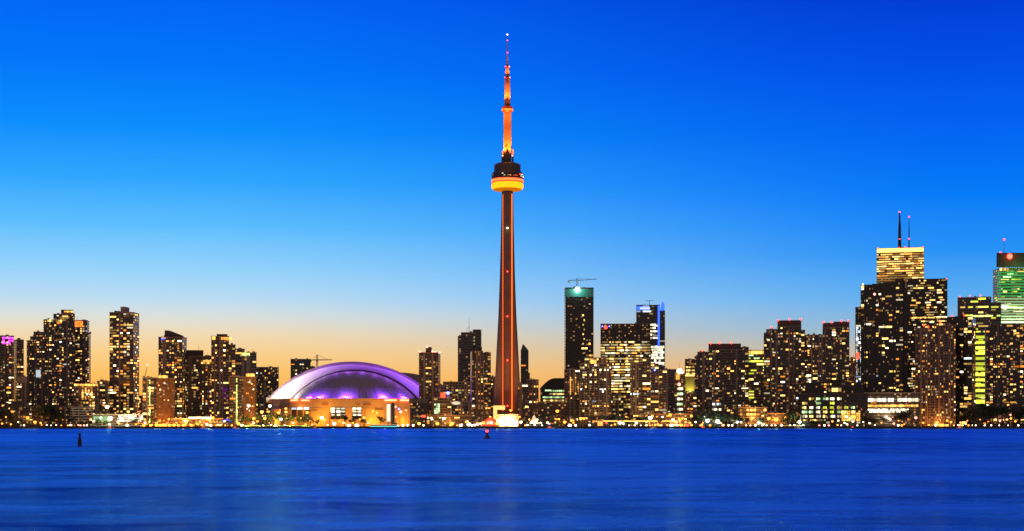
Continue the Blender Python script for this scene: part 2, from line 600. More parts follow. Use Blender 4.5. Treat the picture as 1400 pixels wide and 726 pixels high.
def make_building(s):
    Y, a, d = s['Y'], R(s['yaw']), s['depth']
    su = Y / F
    mains = [v for v in s['vols'] if len(v) < 4 or v[3] != 'ph']
    x0 = min(v[0] for v in s['vols'])
    x1 = max(v[1] for v in s['vols'])
    xc = (x0 + x1) / 2
    X = wx(xc, Y)
    root = empty(s['name'], (X, Y + d / 2, GZ), -math.atan2(X, Y) + a)
    tag(root, s['label'], s['cat'], s['group'])
    b = Bld()
    b.root, b.xc, b.Y, b.su, b.d, b.a = root, xc, Y, su, d, a
    ca, sa = math.cos(a), math.sin(a)

    def loc(px, py, out=.5, dep=None):
        dd = d if dep is None else dep
        u = (px - xc) * su
        return ((u - dd / 2 * sa) / ca, -dd / 2 - out, wz(py, Y) - GZ)

    b.loc = loc
    wallm, slabm = M[s['wall']], M['s_' + s['wall']]
    body = MB()
    fh, cw = s['fh'] * random.uniform(.94, 1.1), s['cw'] * random.uniform(.8, 1.35)
    wscale = random.uniform(.8, 1.15)
    cells = []
    for i, v in enumerate(s['vols']):
        kind = v[3] if len(v) > 3 else 'v'
        zt = wz(v[2], Y) - GZ
        U = (v[1] - v[0]) * su
        di = d - 1.3 * i
        w = max(2.0, (U - di * abs(sa)) / ca)
        xm = ((v[0] + v[1]) / 2 - xc) * su / ca
        l, r, fr, bk = xm - w / 2, xm + w / 2, -di / 2, di / 2
        if kind == 'ph':
            under = [wz(q[2], Y) - GZ for q in mains if q[0] < (v[0] + v[1]) / 2 < q[1] + .01] or [zt - 8]
            z0 = min(max(under), zt - 1) - .3
            ph = MB()
            ph.box(l, r, fr * .7, bk * .7, z0, zt)
            ph.box(l - .3, r + .3, fr * .7 - .3, bk * .7 + .3, zt, zt + .5)
            nl = max(2, int((zt - z0) / 2))
            for k in range(nl):
                zz = z0 + (zt - z0) * (k + .3) / nl
                ph.box(l - .15, r + .15, fr * .7 - .15, bk * .7 + .15, zz, zz + .35)
            ph.build('penthouse', M['pinkbox'] if v[4:] == ('pale',) else M['roofbox'], root)
            continue
        nfl = max(1, int((zt - .8) / fh))
        f2 = (zt - .6) / nfl
        if kind == 'round':
            body.lathe([(w / 2, 0), (w / 2, zt), (.01, zt)], 20, (xm, 0), 0, False)
            for k in range(1, nfl + 1):
                z = k * f2
                body.lathe([(w / 2, z - .3), (w / 2 + .35, z - .3), (w / 2 + .35, z + .15), (w / 2, z + .15)], 20, (xm, 0), 1, False)
        else:
            body.box(l, r, fr, bk, 0, zt, 0)
            body.box(l - .25, r + .25, fr - .25, bk + .25, zt - .9, zt + .35, 1)
            if s['slabs']:
                for k in range(1, nfl):
                    z = k * f2
                    e = .32 if k % 2 else .36
                    body.box(l - e, r + e, fr - e, bk + e, z - .28, z + .14, 1)
            nc = max(1, int(w / cw))
            if s['piers']:
                for k in range(0, nc + 1, s['piers']):
                    xx = l + w * k / nc
                    body.box(xx - .3, xx + .3, fr - .5, fr + .1, 0, zt - 1.2, 1)
            if s['style'] == 'resi' and w > 12 and kind == 'v' and s['depth'] > 18:
                for _ in range(random.randint(1, 3)):      # blank shear walls running the whole height
                    xx = l + w * random.uniform(.08, .92)
                    hw_ = random.uniform(.6, 1.3)
                    body.box(xx - hw_, min(r, xx + hw_), fr - .5, fr + .1, 0, zt - 1.3, 1)
            # a few rooftop plant boxes, vents and a mast
            for k in range(2 if w > 12 else 1):
                if kind != 'blank':
                    bx = random.uniform(l + 2, max(l + 2.1, r - 5))
                    body.box(bx, bx + random.uniform(1.5, 4), fr * .4, bk * .4, zt + .3, zt + random.uniform(1.2, 2.8), 1)
        if kind == 'blank':
            cells.append(None)
        else:
            nc = max(1, int(w / cw))
            faces = [('f', l, r, fr)]
            if abs(sa) * di > 3.5 and kind != 'round':
                faces.append(('r', fr, bk, r) if sa < 0 else ('l', fr, bk, l))
            for face, c0, c1, plane in faces:
                span = c1 - c0
                n = max(1, int(span / cw))
                step = span / n
                colw = [random.uniform(.35, 1.7) for _ in range(n)]
                for k in range(nfl):
                    zc = k * f2 + f2 * .52
                    k_f = random.uniform(.45, 1.6) * (1.0 if face == 'f' else s['side_p'])
                    j = 0
                    while j < n:
                        run = 1
                        if s['style'] == 'office':
                            lit = random.random() < s['p'] * k_f * .55
                            if lit:
                                run = min(n - j, random.randint(1, 4))
                        else:
                            lit = random.random() < .74 * s['p'] * colw[j] * k_f
                            if lit and random.random() < .22 and j + 1 < n:
                                run = 2
                        if lit:
                            cc = c0 + step * (j + run / 2)
                            ww = step * run - (.5 if s['style'] == 'office' else random.uniform(.7, 1.5))
                            hh = min(f2 - .75, wscale * random.uniform(1.4, 2.2) if s['style'] != 'office' else 2.1)
                            if face == 'f':
                                P, S = (cc, plane - .05, zc), (ww, .16, hh)
                                u, yy = cc * ca + di / 2 * sa, Y
                                if kind == 'round':
                                    yc = -math.sqrt(max(0.1, (w / 2) ** 2 - (cc - xm) ** 2))
                                    P = (cc, yc - .1, zc)
                            else:
                                P, S = (plane + (.05 if face == 'r' else -.05), cc, zc), (.16, ww, hh)
                                u = plane * ca - cc * sa
                            px, py = xc + u / su, HZ - (zc + GZ - CAM_Z) / su
                            if not covered(px, py) and not (s['y_lit'] and py < s['y_lit']):
                                cells.append((P, S, pick(PAL[s['pal']])))
                        j += run
    b.body = body.build('facade', [wallm, slabm], root)
    cells = [c for c in cells if c]
    random.shuffle(cells)
    cells.sort(key=lambda c: -c[1][0] * c[1][1] * c[1][2])
    for P, S, k in cells[:100]:
        o = bpy.data.objects.new('lit_window', WMESH[k])
        COL.objects.link(o)
        o.parent = root
        o.location, o.scale = P, S
    if len(cells) > 100:
        keys = sorted({c[2] for c in cells[100:]})
        rest = MB()
        for P, S, k in cells[100:]:
            rest.box(P[0] - S[0] / 2, P[0] + S[0] / 2, P[1] - S[1] / 2, P[1] + S[1] / 2, P[2] - S[2] / 2, P[2] + S[2] / 2, keys.index(k))
        tag(rest.build('small_lit_windows', [W[k] for k in keys], root), kind='stuff')
    for px, py in s['redlights']:
        x, y, z = loc(px, py, -2)
        o = MB()
        o.ball((0, 0, 0), 1.05)
        o.tube((0, 0, -2.2), (0, 0, -.6), .15, n=5)
        o.build('aviation_light', L['red'], root, (x, y, z))
    if s['ex']:
        s['ex'](b)
    top = min(v[2] for v in s['vols'])
    if Y < 1900 and x1 - x0 > 12 and s['name'] not in ('terminal_building', 'condo_tower', 'marina_hall'):  # lit panels added at random along the foot for more shoreline glow
        px = x0 + 1
        while px < x1 - 3:
            w_ = random.uniform(1.6, 4.2)
            if random.random() < .55:
                yb = random.choice((579.5, 577, 574.5))
                if not covered(px, yb - 2):
                    strip(b, 'added_glow_panel', px, min(px + w_, x1 - .5), yb - random.uniform(1.2, 2.2), yb, W[pick((('amber', 6), ('yellow', 4), ('cream', 3), ('orange', 4)))], .8, .3)
            px += w_ + random.uniform(.6, 3)
    if s['style'] == 'resi' and top < 530 and random.random() < .6:
        px = random.uniform(x0 + 4, x1 - 4)
        tops = [v[2] for v in s['vols'] if v[0] < px < v[1]]
        if tops:
            x, y, z = loc(px, min(tops), -d * .45)
            m_ = MB()
            hh = random.uniform(3, 7)
            m_.tube((0, 0, -.5), (0, 0, hh), .16, .09, 5)
            m_.tube((-1, 0, hh * .6), (1, 0, hh * .6), .08, n=4)
            m_.tube((1.6, 0, -.5), (1.6, 0, hh * .5), .12, .08, 5)
            m_.build('roof_aerial', M['darksteel'], root, (x, y, z))
    for v in s['vols']:
        for i in range(int(v[0]) + 101, int(v[1]) + 100):
            if 0 <= i < 1600:
                COVER[i] = min(COVER[i], v[2])
    return b


def strip(b, name, x0, x1, y0, y1, mat, out=.6, thick=.4):
    """a lit or solid panel standing proud of the front wall, photo rectangle x0..x1, y0..y1"""
    p0, p1 = b.loc(x0, y1, out), b.loc(x1, y0, out)
    o = MB()
    lit = any(k in name for k in ('lit', 'light', 'window', 'lamp', 'lobby')) and 'blue' not in name and 'crown_glass' not in name
    nx = max(1, round((x1 - x0) / random.uniform(2.4, 3.4))) if lit and x1 - x0 > 4 else 1
    nz = max(1, round((y1 - y0) / 3.0)) if lit and y1 - y0 > 5 else 1
    ax, az_ = (p1[0] - p0[0]) / nx, (p1[2] - p0[2]) / nz
    gx, gz = (.16 if nx > 1 else 0), (.22 if nz > 1 else 0)
    for i in range(nx):
        for j in range(nz):
            if nx * nz > 4 and random.random() < .07:
                continue
            o = MB()
            o.box(p0[0] + ax * (i + gx * random.uniform(.4, 1.6)), p0[0] + ax * (i + 1), p0[1] - thick, p0[1], p0[2] + az_ * (j + gz), p0[2] + az_ * (j + 1))
            o.build(name, mat, b.root)


def bulb(b, px, py, mat, r=1.2, out=1.0, name='lamp'):
    x, y, z = b.loc(px, py, out)
    o = MB()
    o.ball((0, 0, 0), r)
    o.tube((0, .1, 0), (0, out + .2, 0), .15, n=5)
    return o.build(name, mat, b.root, (x, y, z))


def spill(b, px, py, color, power, out=8, name='lamp_light', radius=.8):
    light(name, b.loc(px, py, out), color, power, radius, parent=b.root)


ORANGE = (1.0, .36, .06)
WARM = (1.0, .55, .2)
WHITEC = (1.0, .85, .62)

# ---- left group -----------------------------------------------------------


def ex_magenta(b):
    for i in range(4):
        for j in range(3):
            if (i, j) not in ((1, 1), (3, 2)):
                strip(b, 'magenta_panel', -1 + i * 3.9, 1.5 + i * 3.9, 460.8 + j * 3.6, 463.2 + j * 3.6, L['magenta'])


B('condo_tower', 'dark condo tower with magenta lit crown at the far left', 'tower', 1960, [(-14, 14, 459), (14, 27, 464, 'v')], 'brown', p=.22, yaw=8, ex=ex_magenta)
B('apartment_block', 'small flat block with pale blank top beside the magenta crowned tower', 'building', 1880, [(19, 34, 515)], 'brown', p=.15, depth=20, ex=lambda b: strip(b, 'blank_panel', 19.6, 33, 515.5, 523, M['pinkbox'], .4, .3))


def ex_crown(b):
    strip(b, 'light_band', 60, 80, 437, 440, W['yellow'])
    strip(b, 'light_band', 79.5, 94.5, 424.5, 426.5, L['amberstrip'])
    strip(b, 'light_band', 80, 88, 431, 439, W['yellow'])
    strip(b, 'blue_white_window', 46, 52, 506, 516, W['cool'])


B('condo_tower', 'tall stepped dark condo tower with yellow lit crown, left of the louvred tower', 'tower', 2030,
  [(34, 57, 466), (38.5, 57, 460.5), (43, 57, 454), (56, 70, 437), (69, 80, 429), (79, 97, 428), (79, 95, 423, 'ph')], 'dark', p=.21, ex=ex_crown)


def ex_louvre(b):
    for i in range(5):
        strip(b, 'orange_louvre', 98.5 + i * 2.4, 100 + i * 2.4, 439, 447, L['orangestrip'])
    bulb(b, 117, 491, L['pink'], 1.0)


B('condo_tower', 'dark condo tower with slanted orange louvres under its roof', 'tower', 2080, [(96, 118, 438), (116, 119.5, 455)], 'dark', p=.24, yaw=-6, ex=ex_louvre)


def ex_hotel(b):
    strip(b, 'roof_light_strip', 97.5, 129, 525, 527.6, L['amberstrip'])
    for i in range(4):
        strip(b, 'lit_column', 108 + i * 4, 110 + i * 4, 530, 547, W['amber'])
    spill(b, 113, 522, ORANGE, 9000)


B('hotel', 'mid height hotel with a glowing orange roofline and lit columns', 'building', 1850, [(97, 129.5, 525)], 'brown', p=.28, pal='warm', ex=ex_hotel)
B('apartment_block', 'small dark block tucked against the left side of the pale topped slab', 'building', 1900, [(129, 146, 521)], 'brown', p=.22, yaw=-5, pal='warm')


def ex_garage(b):
    for k in range(6):
        strip(b, 'deck_edge', 92.5, 121.5, 557.5 + k * 3.4, 558.7 + k * 3.4, M['concrete'], .7, .5)


B('parking_garage', 'open parking garage with pale deck edges below the orange roofed hotel', 'garage', 1790, [(92, 122, 556)], 'dark', p=.08, slabs=False, ex=ex_garage)
B('condo_slab', 'tall slab with pale rooftop box standing alone above white pavilion', 'tower', 1930,
  [(146.5, 186, 427), (160, 174, 419.5, 'ph', 'pale'), (153, 160, 425, 'ph')], 'brown', p=.36, pal='warm', yaw=-15, depth=28)


def ex_pav(b):
    for k in range(3):
        strip(b, 'lit_storey', 157 + 2 * (k == 0), 191.5 - 2 * (k == 2), 568 + k * 3.1, 570 + k * 3.1, L['whitestrip'], 1.0)
    strip(b, 'green_glass_wall', 126, 148, 569, 577, W['mint'], .6)
    spill(b, 174, 563, WHITEC, 26000, 12)
    spill(b, 140, 572, (.7, 1, .5), 4000, 9)


B('pavilion', 'low waterfront pavilion blazing with white storeys of light', 'pavilion', 1760, [(124, 193, 566.5)], 'beige', p=.05, depth=18, ex=ex_pav)
B('apartment_block', 'dim low block in the gap right of the pale topped slab', 'building', 2300, [(183, 214, 541)], 'brown', p=.15)


def ex_c1(b):
    strip(b, 'blue_light', 218, 223, 462.5, 464.2, L['deepblue'])
    p = b.loc(231, 460, 0)
    w = MB()
    s0, s1, s2 = b.loc(221, 451.4)[2], b.loc(242.7, 458)[2], b.loc(230, 461)[2]
    x0, x1 = b.loc(221, 451)[0], b.loc(242.7, 451)[0]
    for y0, y1 in ((-8, 8),):
        f = [(x0, y0, s2), (x1, y0, s2), (x1, y0, s1), (x0 + 5, y0, s0), (x0, y0, s0)]
        k = [(x, y1, z) for x, _, z in f]
        w.face(f)
        w.face(k[::-1])
        for i in range(5):
            j = (i + 1) % 5
            w.face([f[j], f[i], k[i], k[j]])
    w.build('sloped_penthouse', M['roofbox'], b.root)


B('condo_tower', 'brown condo tower with sloping roof box behind the orange brick block', 'tower', 1960, [(214, 252, 460.7)], 'brown', p=.27, pal='warm', yaw=-13, ex=ex_c1)


def ex_twin(x, xr, top):
    def f(b):
        strip(b, 'stair_light_strip', x - .8, x + .8, top + 3, 578, L['limestrip'], .8)
        strip(b, 'brick_end_wall', x + 9, xr, top + 2, 579, M['brickwall'], .45, .4)
        strip(b, 'rooftop_light', x + 12, x + 24, top - 3.2, top + 1, L['amberstrip'], -3, 2)
        for k in range(16):
            strip(b, 'brick_wall_window', random.uniform(x + 11, xr - 3), 0, 0, 0, W['amber']) if False else None
            px, py = random.uniform(x + 11, xr - 3), random.uniform(top + 6, 574)
            strip(b, 'lit_window', px, px + 1.7, py, py + 1.7, W[random.choice(('amber', 'cream', 'orange'))], .9, .2)
        spill(b, x + 20, 580, ORANGE, 24000, 14)
        spill(b, x + 18, top - 6, ORANGE, 3500, 3)
    return f


B('apartment_block', 'orange brick block with a vertical lime light strip, below the sloped roof tower', 'building', 1800, [(192.5, 213, 516.4), (212, 236, 517, 'blank')], 'brown', p=.3, pal='warm', depth=22, ex=ex_twin(202, 235, 516.4))
B('condo_tower', 'brown condo with plain boxed top between the sloped roof tower and amber roofed one', 'tower', 2000, [(252, 273, 487), (252, 275, 479, 'ph')], 'brown', p=.25, pal='warm')
B('condo_tower', 'slim brown condo with amber lights at the roof edge', 'tower', 1980, [(270, 288, 487)], 'brown', p=.28, pal='warm', ex=lambda b: strip(b, 'roof_light_strip', 272, 286, 492.5, 498, W['amber']))


def ex_c5(b):
    strip(b, 'roof_light_strip', 299, 317, 461, 464.5, L['amberstrip'])
    strip(b, 'roof_light_strip', 287.5, 292, 460, 464.5, L['amberstrip'])
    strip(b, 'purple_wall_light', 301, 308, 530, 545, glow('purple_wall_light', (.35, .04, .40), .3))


B('condo_tower', 'dark condo tower with bright amber strip along its right roofline', 'tower', 1940,
  [(286.6, 310, 459.6), (309, 319, 471), (294, 308, 457, 'ph')], 'brown', p=.27, pal='warm', ex=ex_c5)
B('condo_tower', 'condo with pale balcony bands and one lime roof lamp, left of the stadium', 'tower', 1990,
  [(319, 332, 477), (331, 348, 482)], 'grey', p=.16, ex=lambda b: strip(b, 'roof_lamp', 328, 339, 482.5, 486, L['limestrip']))
B('apartment_block', 'orange brick block with a vertical lime light strip, nearest the stadium', 'building', 1800, [(312, 325, 514), (324, 348, 515, 'blank')], 'brown', p=.3, pal='warm', depth=22, ex=ex_twin(321.5, 347, 514))
B('apartment_block', 'flat roofed dark block with rows of white windows just left of the stadium', 'building', 2330, [(348, 379, 502)], 'dark', p=.2, pal='resi')


def ex_marina(b):
    strip(b, 'white_roof_edge', 256, 287, 570.2, 572, L['whitestrip'], 1.2)
    for k in range(14):
        strip(b, 'lit_window', 238 + k * 4.6, 240.6 + k * 4.6, 575, 578.4, W[random.choice(('amber', 'yellow', 'orange'))], .6, .2)
    spill(b, 250, 573, ORANGE, 34000, 12)
    spill(b, 285, 573, ORANGE, 34000, 12)


B('marina_hall', 'long low marina hall glowing orange along the left waterfront', 'pavilion', 1750, [(236, 302, 572)], 'beige', p=.1, depth=16, ex=ex_marina)


def ex_purplearch(b):
    for i in range(8):
        a0, a1 = math.pi * i / 8, math.pi * (i + 1) / 8
        p0, p1 = b.loc(309 - 5 * math.cos(a0), 577 - 3 * math.sin(a0), 1), b.loc(309 - 5 * math.cos(a1), 577 - 3 * math.sin(a1), 1)
        o = MB()
        o.tube(p0, p1, .5)
        o.build('purple_neon_arc', L['deepblue'], b.root)


B('kiosk', 'small waterfront kiosk under a violet neon arc', 'kiosk', 1745, [(303, 316, 574.5)], 'brown', p=.1, depth=10, ex=ex_purplearch)
# behind the stadium
B('apartment_block', 'dark flat block rising behind the left shoulder of the stadium dome', 'building', 2420, [(396, 423, 491), (423, 429, 501)], 'teal', p=.16, pal='resi')

# ---- between stadium and tower ---------------------------------------------


def ex_bulbs(pts, mat='pink'):
    def f(b):
        for px, py in pts:
            bulb(b, px, py, L[mat], 1.25, -1.5, 'roof_lamp')
    return f


B('condo_tower', 'brown condo strung with pinkish roof lamps, right beside the stadium', 'tower', 1880, [(572, 601.5, 482), (581, 590, 474.7, 'ph')], 'brown', p=.2, pal='warm', yaw=-6,
  ex=ex_bulbs([(573, 481), (583, 474), (590.5, 480.5), (594, 481), (600, 482)]))


def ex_e2(b):
    x, y, z = b.loc(641, 455, -8)
    m = MB()
    m.tube((x, y, z), (x, y, b.loc(641, 434)[2]), .45, .15, 5)
    m.tube((x - 6, y, z - 1), (x - .2, y, b.loc(641, 446)[2]), .25, .2, 5)
    m.build('roof_antenna', M['darksteel'], b.root)
    for k in range(3):
        strip(b, 'lit_window', 647, 649, 460 + k * 4.6, 462.6 + k * 4.6, W['cream'], 2.5, .2)


B('office_tower', 'grey striped office tower with rounded right corner and thin roof antenna', 'tower', 2450,
  [(625.7, 631, 459.6), (630, 647, 454.5), (646, 658, 450, 'round')], 'grey', style='office', p=.03, fh=4.0, ex=ex_e2)
B('condo_tower', 'brown condo with dark roof box standing just left of the needle tower', 'tower', 1950, [(642.6, 660, 480), (659, 670.8, 482), (649, 659, 474.7, 'ph')], 'brown', p=.24, pal='warm', yaw=5)
B('apartment_block', 'low pale gridded block with lit vertical bays below the striped office', 'building', 2050, [(605.5, 643, 522)], 'beige', p=.3, piers=1, cw=4, pal='office')


def ex_e5(b):
    o = MB()
    x, y, z = b.loc(623, 551, 1)
    n = 16
    pts = [(x + 5 * math.cos(2 * math.pi * k / n), z + 1.9 * math.sin(2 * math.pi * k / n)) for k in range(n)]
    o.face([(px, y - .6, pz) for px, pz in pts])
    for k in range(n):
        j = (k + 1) % n
        o.face([(pts[k][0], y - .6, pts[k][1]), (pts[k][0], y + .6, pts[k][1]), (pts[j][0], y + .6, pts[j][1]), (pts[j][0], y - .6, pts[j][1])])
    o.build('oval_sign', L['whitestrip'], b.root)


B('apartment_block', 'dark low block carrying a white oval sign on its corner', 'building', 1850, [(617, 643, 549)], 'dark', p=.2, pal='warm', ex=ex_e5)


def ex_e6(b):
    strip(b, 'red_sign', 602, 608.5, 537, 543.2, L['redstrip'], .8)
    bulb(b, 612, 537.5, L['blue'], 2.0)
    strip(b, 'green_window_panel', 593, 600.5, 552, 566, W['mint'], .4, .2)
    spill(b, 608, 572, ORANGE, 9000, 10)


B('apartment_block', 'pale wall block with a red sign and a blue roof lamp', 'building', 1840, [(592, 617, 543.5)], 'beige', p=.1, ex=ex_e6, depth=18)
B('apartment_block', 'dark narrow block wedged behind the left foot of the needle tower', 'building', 2380, [(668, 681, 515)], 'brown', p=.2, pal='warm')


def ex_e9(b):
    z0, z1 = b.loc(715, 479)[2], b.loc(715, 470)[2]
    x0, x1 = b.loc(712.3, 479)[0], b.loc(722.3, 479)[0]
    xm = x0 * .72 + x1 * .28
    g_ = MB()
    for q in (((x0, -8), (x1, -8)), ((x1, -8), (x1, 8)), ((x1, 8), (x0, 8)), ((x0, 8), (x0, -8))):
        g_.face([(q[0][0], q[0][1], z0), (q[1][0], q[1][1], z0), (xm, 0, z1)])
    g_.build('pointed_glass_roof', M['teal'], b.root)
    e = MB()
    e.tube((x0, -8.2, z0), (xm, 0, z1 + .3), .35)
    e.tube((x1, -8.2, z0), (xm, 0, z1 + .3), .35)
    e.build('pale_roof_edge', M['white'], b.root)


B('office_tower', 'teal glass tower with pointed roof peeking right of the needle tower', 'tower', 2700, [(712, 722.6, 479)], 'teal', style='office', p=.05, fh=4, depth=18, ex=ex_e9)
B('condo_tower', 'round shouldered brown condo with dark roof box, right of the needle tower foot', 'tower', 1960, [(708, 722, 525), (719, 736.5, 519), (715, 724.5, 510, 'ph')], 'brown', p=.2, pal='warm')


def ex_arc(b):
    n = 12
    f, k = [], []
    x0, x1 = b.loc(738.6, 520)[0], b.loc(773, 520)[0]
    zb, zt = b.loc(740, 531)[2], b.loc(740, 517)[2]
    for i in range(n + 1):
        t = i / n
        f.append((x0 + (x1 - x0) * t, zb + (zt - zb) * math.sin(min(1, t * 1.7) * math.pi / 2)))
    o = MB()
    for i in range(n):
        a_, c_ = f[i], f[i + 1]
        o.face([(a_[0], -16, a_[1]), (c_[0], -16, c_[1]), (c_[0], 16, c_[1]), (a_[0], 16, a_[1])], 0, True)
        o.face([(a_[0], -16, zb - 2), (c_[0], -16, zb - 2), (c_[0], -16, c_[1]), (a_[0], -16, a_[1])])
    o.build('curved_roof', M['darksteel'], b.root)
    for k_ in range(5):
        strip(b, 'lit_storey', 749 + (k_ < 3) * 4 - 6 * (k_ > 2), 771.5, 529 + k_ * 4.4, 531 + k_ * 4.4, W['mint' if k_ % 2 else 'yellow'], .8, .3)


B('office_block', 'low office with black curved roof and mint lit storeys, left of green lamped tower', 'building', 2250, [(739, 773, 531)], 'dark', style='office', pal='mint', p=.5, fh=4.4, ex=ex_arc)
B('podium', 'blank brown podium wall below the curved roof office', 'building', 1900, [(735, 774, 549.5, 'blank')], 'brown', slabs=False, depth=30)

# ---- centre right ------------------------------------------------------------


def ex_f1(b):
    strip(b, 'lit_crown_glass', 772.8, 811.5, 395, 406, paint('teal_crown_glass', (.04, .15, .14), .35, .15), .5, .3)
    x, y, z = b.loc(790, 396, 1.5)
    o = MB()
    o.ball((0, 0, 0), 3.4, 14)
    o.tube((0, .5, -1), (0, 3, -5), .4)
    o.build('work_floodlight', L['green'], b.root, (x, y, z))
    light('flood_light', b.loc(790, 396, 9), (.5, 1, .8), 20000, 1.5, parent=b.root)
    for k in range(9):
        px = 797 + (k % 2) * 1.4
        strip(b, 'hoist_lamp', px, px + 1.6, 430 + k * 6.5, 432 + k * 6.5, W['yellow'], .8)
    bulb(b, 806.5, 470, L['orange'], 1.5)
    strip(b, 'lit_window', 802, 811, 485, 487, W['amber'], .8)


B('office_tower', 'tall black glass tower under construction with green white floodlight on its roof', 'tower', 2250, [(772, 812, 393.4)], 'black', style='office', p=.02, fh=4, cw=3, ex=ex_f1, yaw=4)
B('condo_tower', 'pale concrete condo with yellow lamp on its rounded top, below green lamped tower', 'tower', 1950,
  [(793.5, 836.5, 497), (800, 829, 489)], 'beige', p=.22, piers=2, ex=lambda b: (strip(b, 'roof_lamp', 808, 816, 492, 497, L['amberstrip'], .8), spill(b, 815, 582, WARM, 12000, 12)))


def ex_f2b(b):
    for k in range(4):
        strip(b, 'lit_stair_column', 780 + k * 3.5, 781.2 + k * 3.5, 512 + (k % 2) * 9, 540, W['amber'], .8)


B('apartment_block', 'lower condo wing with amber lit stair columns at the black tower foot', 'building', 2000, [(772, 794, 505)], 'beige', p=.1, ex=ex_f2b)


def ex_f3(b):
    bulb(b, 829, 447.5, L['red'], 2.6)
    bulb(b, 824.5, 446, L['blue'], 1.0)
    bulb(b, 834, 446, L['blue'], 1.0)


B('office_tower', 'broad office block with dark top, yellow lit storeys and red corner lamp', 'tower', 2350, [(822, 890, 442.7)], 'dark', style='office', pal='office', p=1.15, fh=4, cw=2.5, y_lit=464, ex=ex_f3)


def ex_f4(b):
    strip(b, 'blue_crown_light', 871.5, 889, 418.5, 424, L['deepblue'], .6)
    strip(b, 'roof_sign', 876, 889.5, 420, 423, L['coolstrip'], 1.4)
    strip(b, 'blue_light_strip', 900.3, 902.9, 418, 474, L['deepblue'], .8)
    x0, x1 = b.loc(903, 430)[0], b.loc(909.6, 430)[0]
    z0, z1, z2 = b.loc(903, 425)[2], b.loc(905, 411)[2], b.loc(909, 415)[2]
    o = MB()
    f = [(x0, -5, z0), (x1, -5, z0), (x1, -5, z2), ((x0 + x1) / 2, -5, z1)]
    k = [(x, 5, z) for x, _, z in f]
    o.face(f)
    o.face(k[::-1])
    for i in range(4):
        j = (i + 1) % 4
        o.face([f[j], f[i], k[i], k[j]])
    o.build('glowing_blue_fin', L['deepblue'], b.root)
    for k_ in range(7):
        strip(b, 'white_lit_storey', 890.5 + (k_ % 3) * .8, 909 - (k_ % 2) * 2, 473 + k_ * 3.7, 475.9 + k_ * 3.7, L['whitestrip'], .8, .3)
    for k_ in range(5):
        strip(b, 'lit_storey', 889.5, 900 - (k_ % 2) * 3, 443 + k_ * 4.5, 445 + k_ * 4.5, W['cream'], .8, .3)
    m = MB()
    x, y, z = b.loc(889, 416, -6)
    m.tube((x, y, z - 1), (x, y, b.loc(889, 410.5)[2]), .35)
    m.tube((x - 6.5, y, b.loc(889, 410.5)[2]), (x + 7, y, b.loc(889, 410.5)[2]), .35)
    m.build('window_washing_rig', M['darksteel'], b.root)


B('office_tower', 'blue lit glass tower with glowing blue fin and white blazing storeys', 'tower', 2500, [(871, 903, 417), (902, 910, 425)], 'teal', style='office', pal='cool', p=.10, fh=4, ex=ex_f4)
B('condo_tower', 'pale gridded condo with stepped dark top below the blue finned tower', 'tower', 1960,
  [(863, 880, 497), (879.5, 891, 490), (890, 902, 497), (901, 913, 506)], 'beige', p=.2, piers=2, ex=lambda b: (bulb(b, 896.5, 506, L['blue'], 1.1), spill(b, 885, 582, WARM, 12000, 12)))
B('condo_tower', 'grey slab seen in the slot between the two pale gridded condos', 'tower', 2050, [(835, 864, 540)], 'beige', p=.4, pal='office')
# gap 910 - 952
B('apartment_block', 'slim grey shaft right of the blue finned tower', 'building', 2300, [(909, 926, 505), (905, 915, 517)], 'grey', p=.05)


def ex_f7(b):
    bulb(b, 930.5, 507.5, L['white'], 3.6, 1)
    bulb(b, 934, 509, L['pink'], 2.2, 1.2)
    strip(b, 'amber_screen', 925.5, 930.5, 512, 519, L['amberstrip'], .6)
    bulb(b, 930, 525.5, L['pink'], 2.0)
    m = MB()
    x, y, z = b.loc(930, 505, -4)
    m.tube((x, y, z), (x, y, b.loc(930, 494)[2]), .3, .12, 5)
    m.build('roof_antenna', M['darksteel'], b.root)
    for k in range(6):
        strip(b, 'lit_storey', 927, 935, 530 + k * 7, 533 + k * 7, W['mint' if k % 2 else 'cream'], .6, .3)
    spill(b, 930, 505, WHITEC, 9000, 4)


B('apartment_block', 'narrow block topped by a blinding white lamp and a mast', 'building', 2100, [(923.5, 938, 510)], 'beige', p=.1, ex=ex_f7)


def ex_f8(b):
    strip(b, 'lime_wall', 938.6, 952, 515, 534, paint('lime_wall_paint', (.40, .36, .10), .8), .4, .3)
    for k in range(3):
        strip(b, 'lit_storey', 939, 952, 501 + k * 4.4, 503 + k * 4.4, W['yellow'], .6, .3)
    spill(b, 945, 536, (.9, .8, .2), 12000, 10)


B('office_block', 'slim office with lime painted wall and three yellow storeys', 'building', 2200, [(938, 953, 491)], 'dark', style='office', p=.05, fh=4, ex=ex_f8)
B('apartment_block', 'low dark flats at the foot of the lime walled office', 'building', 1900, [(936, 954, 538)], 'brown', p=.25, pal='warm')


def reds(*pts):
    return pts


B('condo_tower', 'very broad dark condo with red roof lamps behind the dark trees', 'tower', 1950,
  [(952, 957, 487), (956, 972, 481), (971, 1015.5, 478), (1015, 1025.5, 474.7), (971, 1015, 470, 'ph')], 'dark', p=.16, pal='resi', depth=30,
  redlights=[(962, 479.5), (974, 469), (986, 468.5), (1002, 468.5)], ex=lambda b: (strip(b, 'lit_window', 976, 988, 551, 554, W['cool'], .6), strip(b, 'lit_window', 976, 988, 558.5, 561.5, W['cream'], .6)))
for_s_grey = None


def ex_g1(b):
    strip(b, 'lit_top_storey', 1025, 1046.5, 479.8, 484, L['amberstrip'], .5, .3)


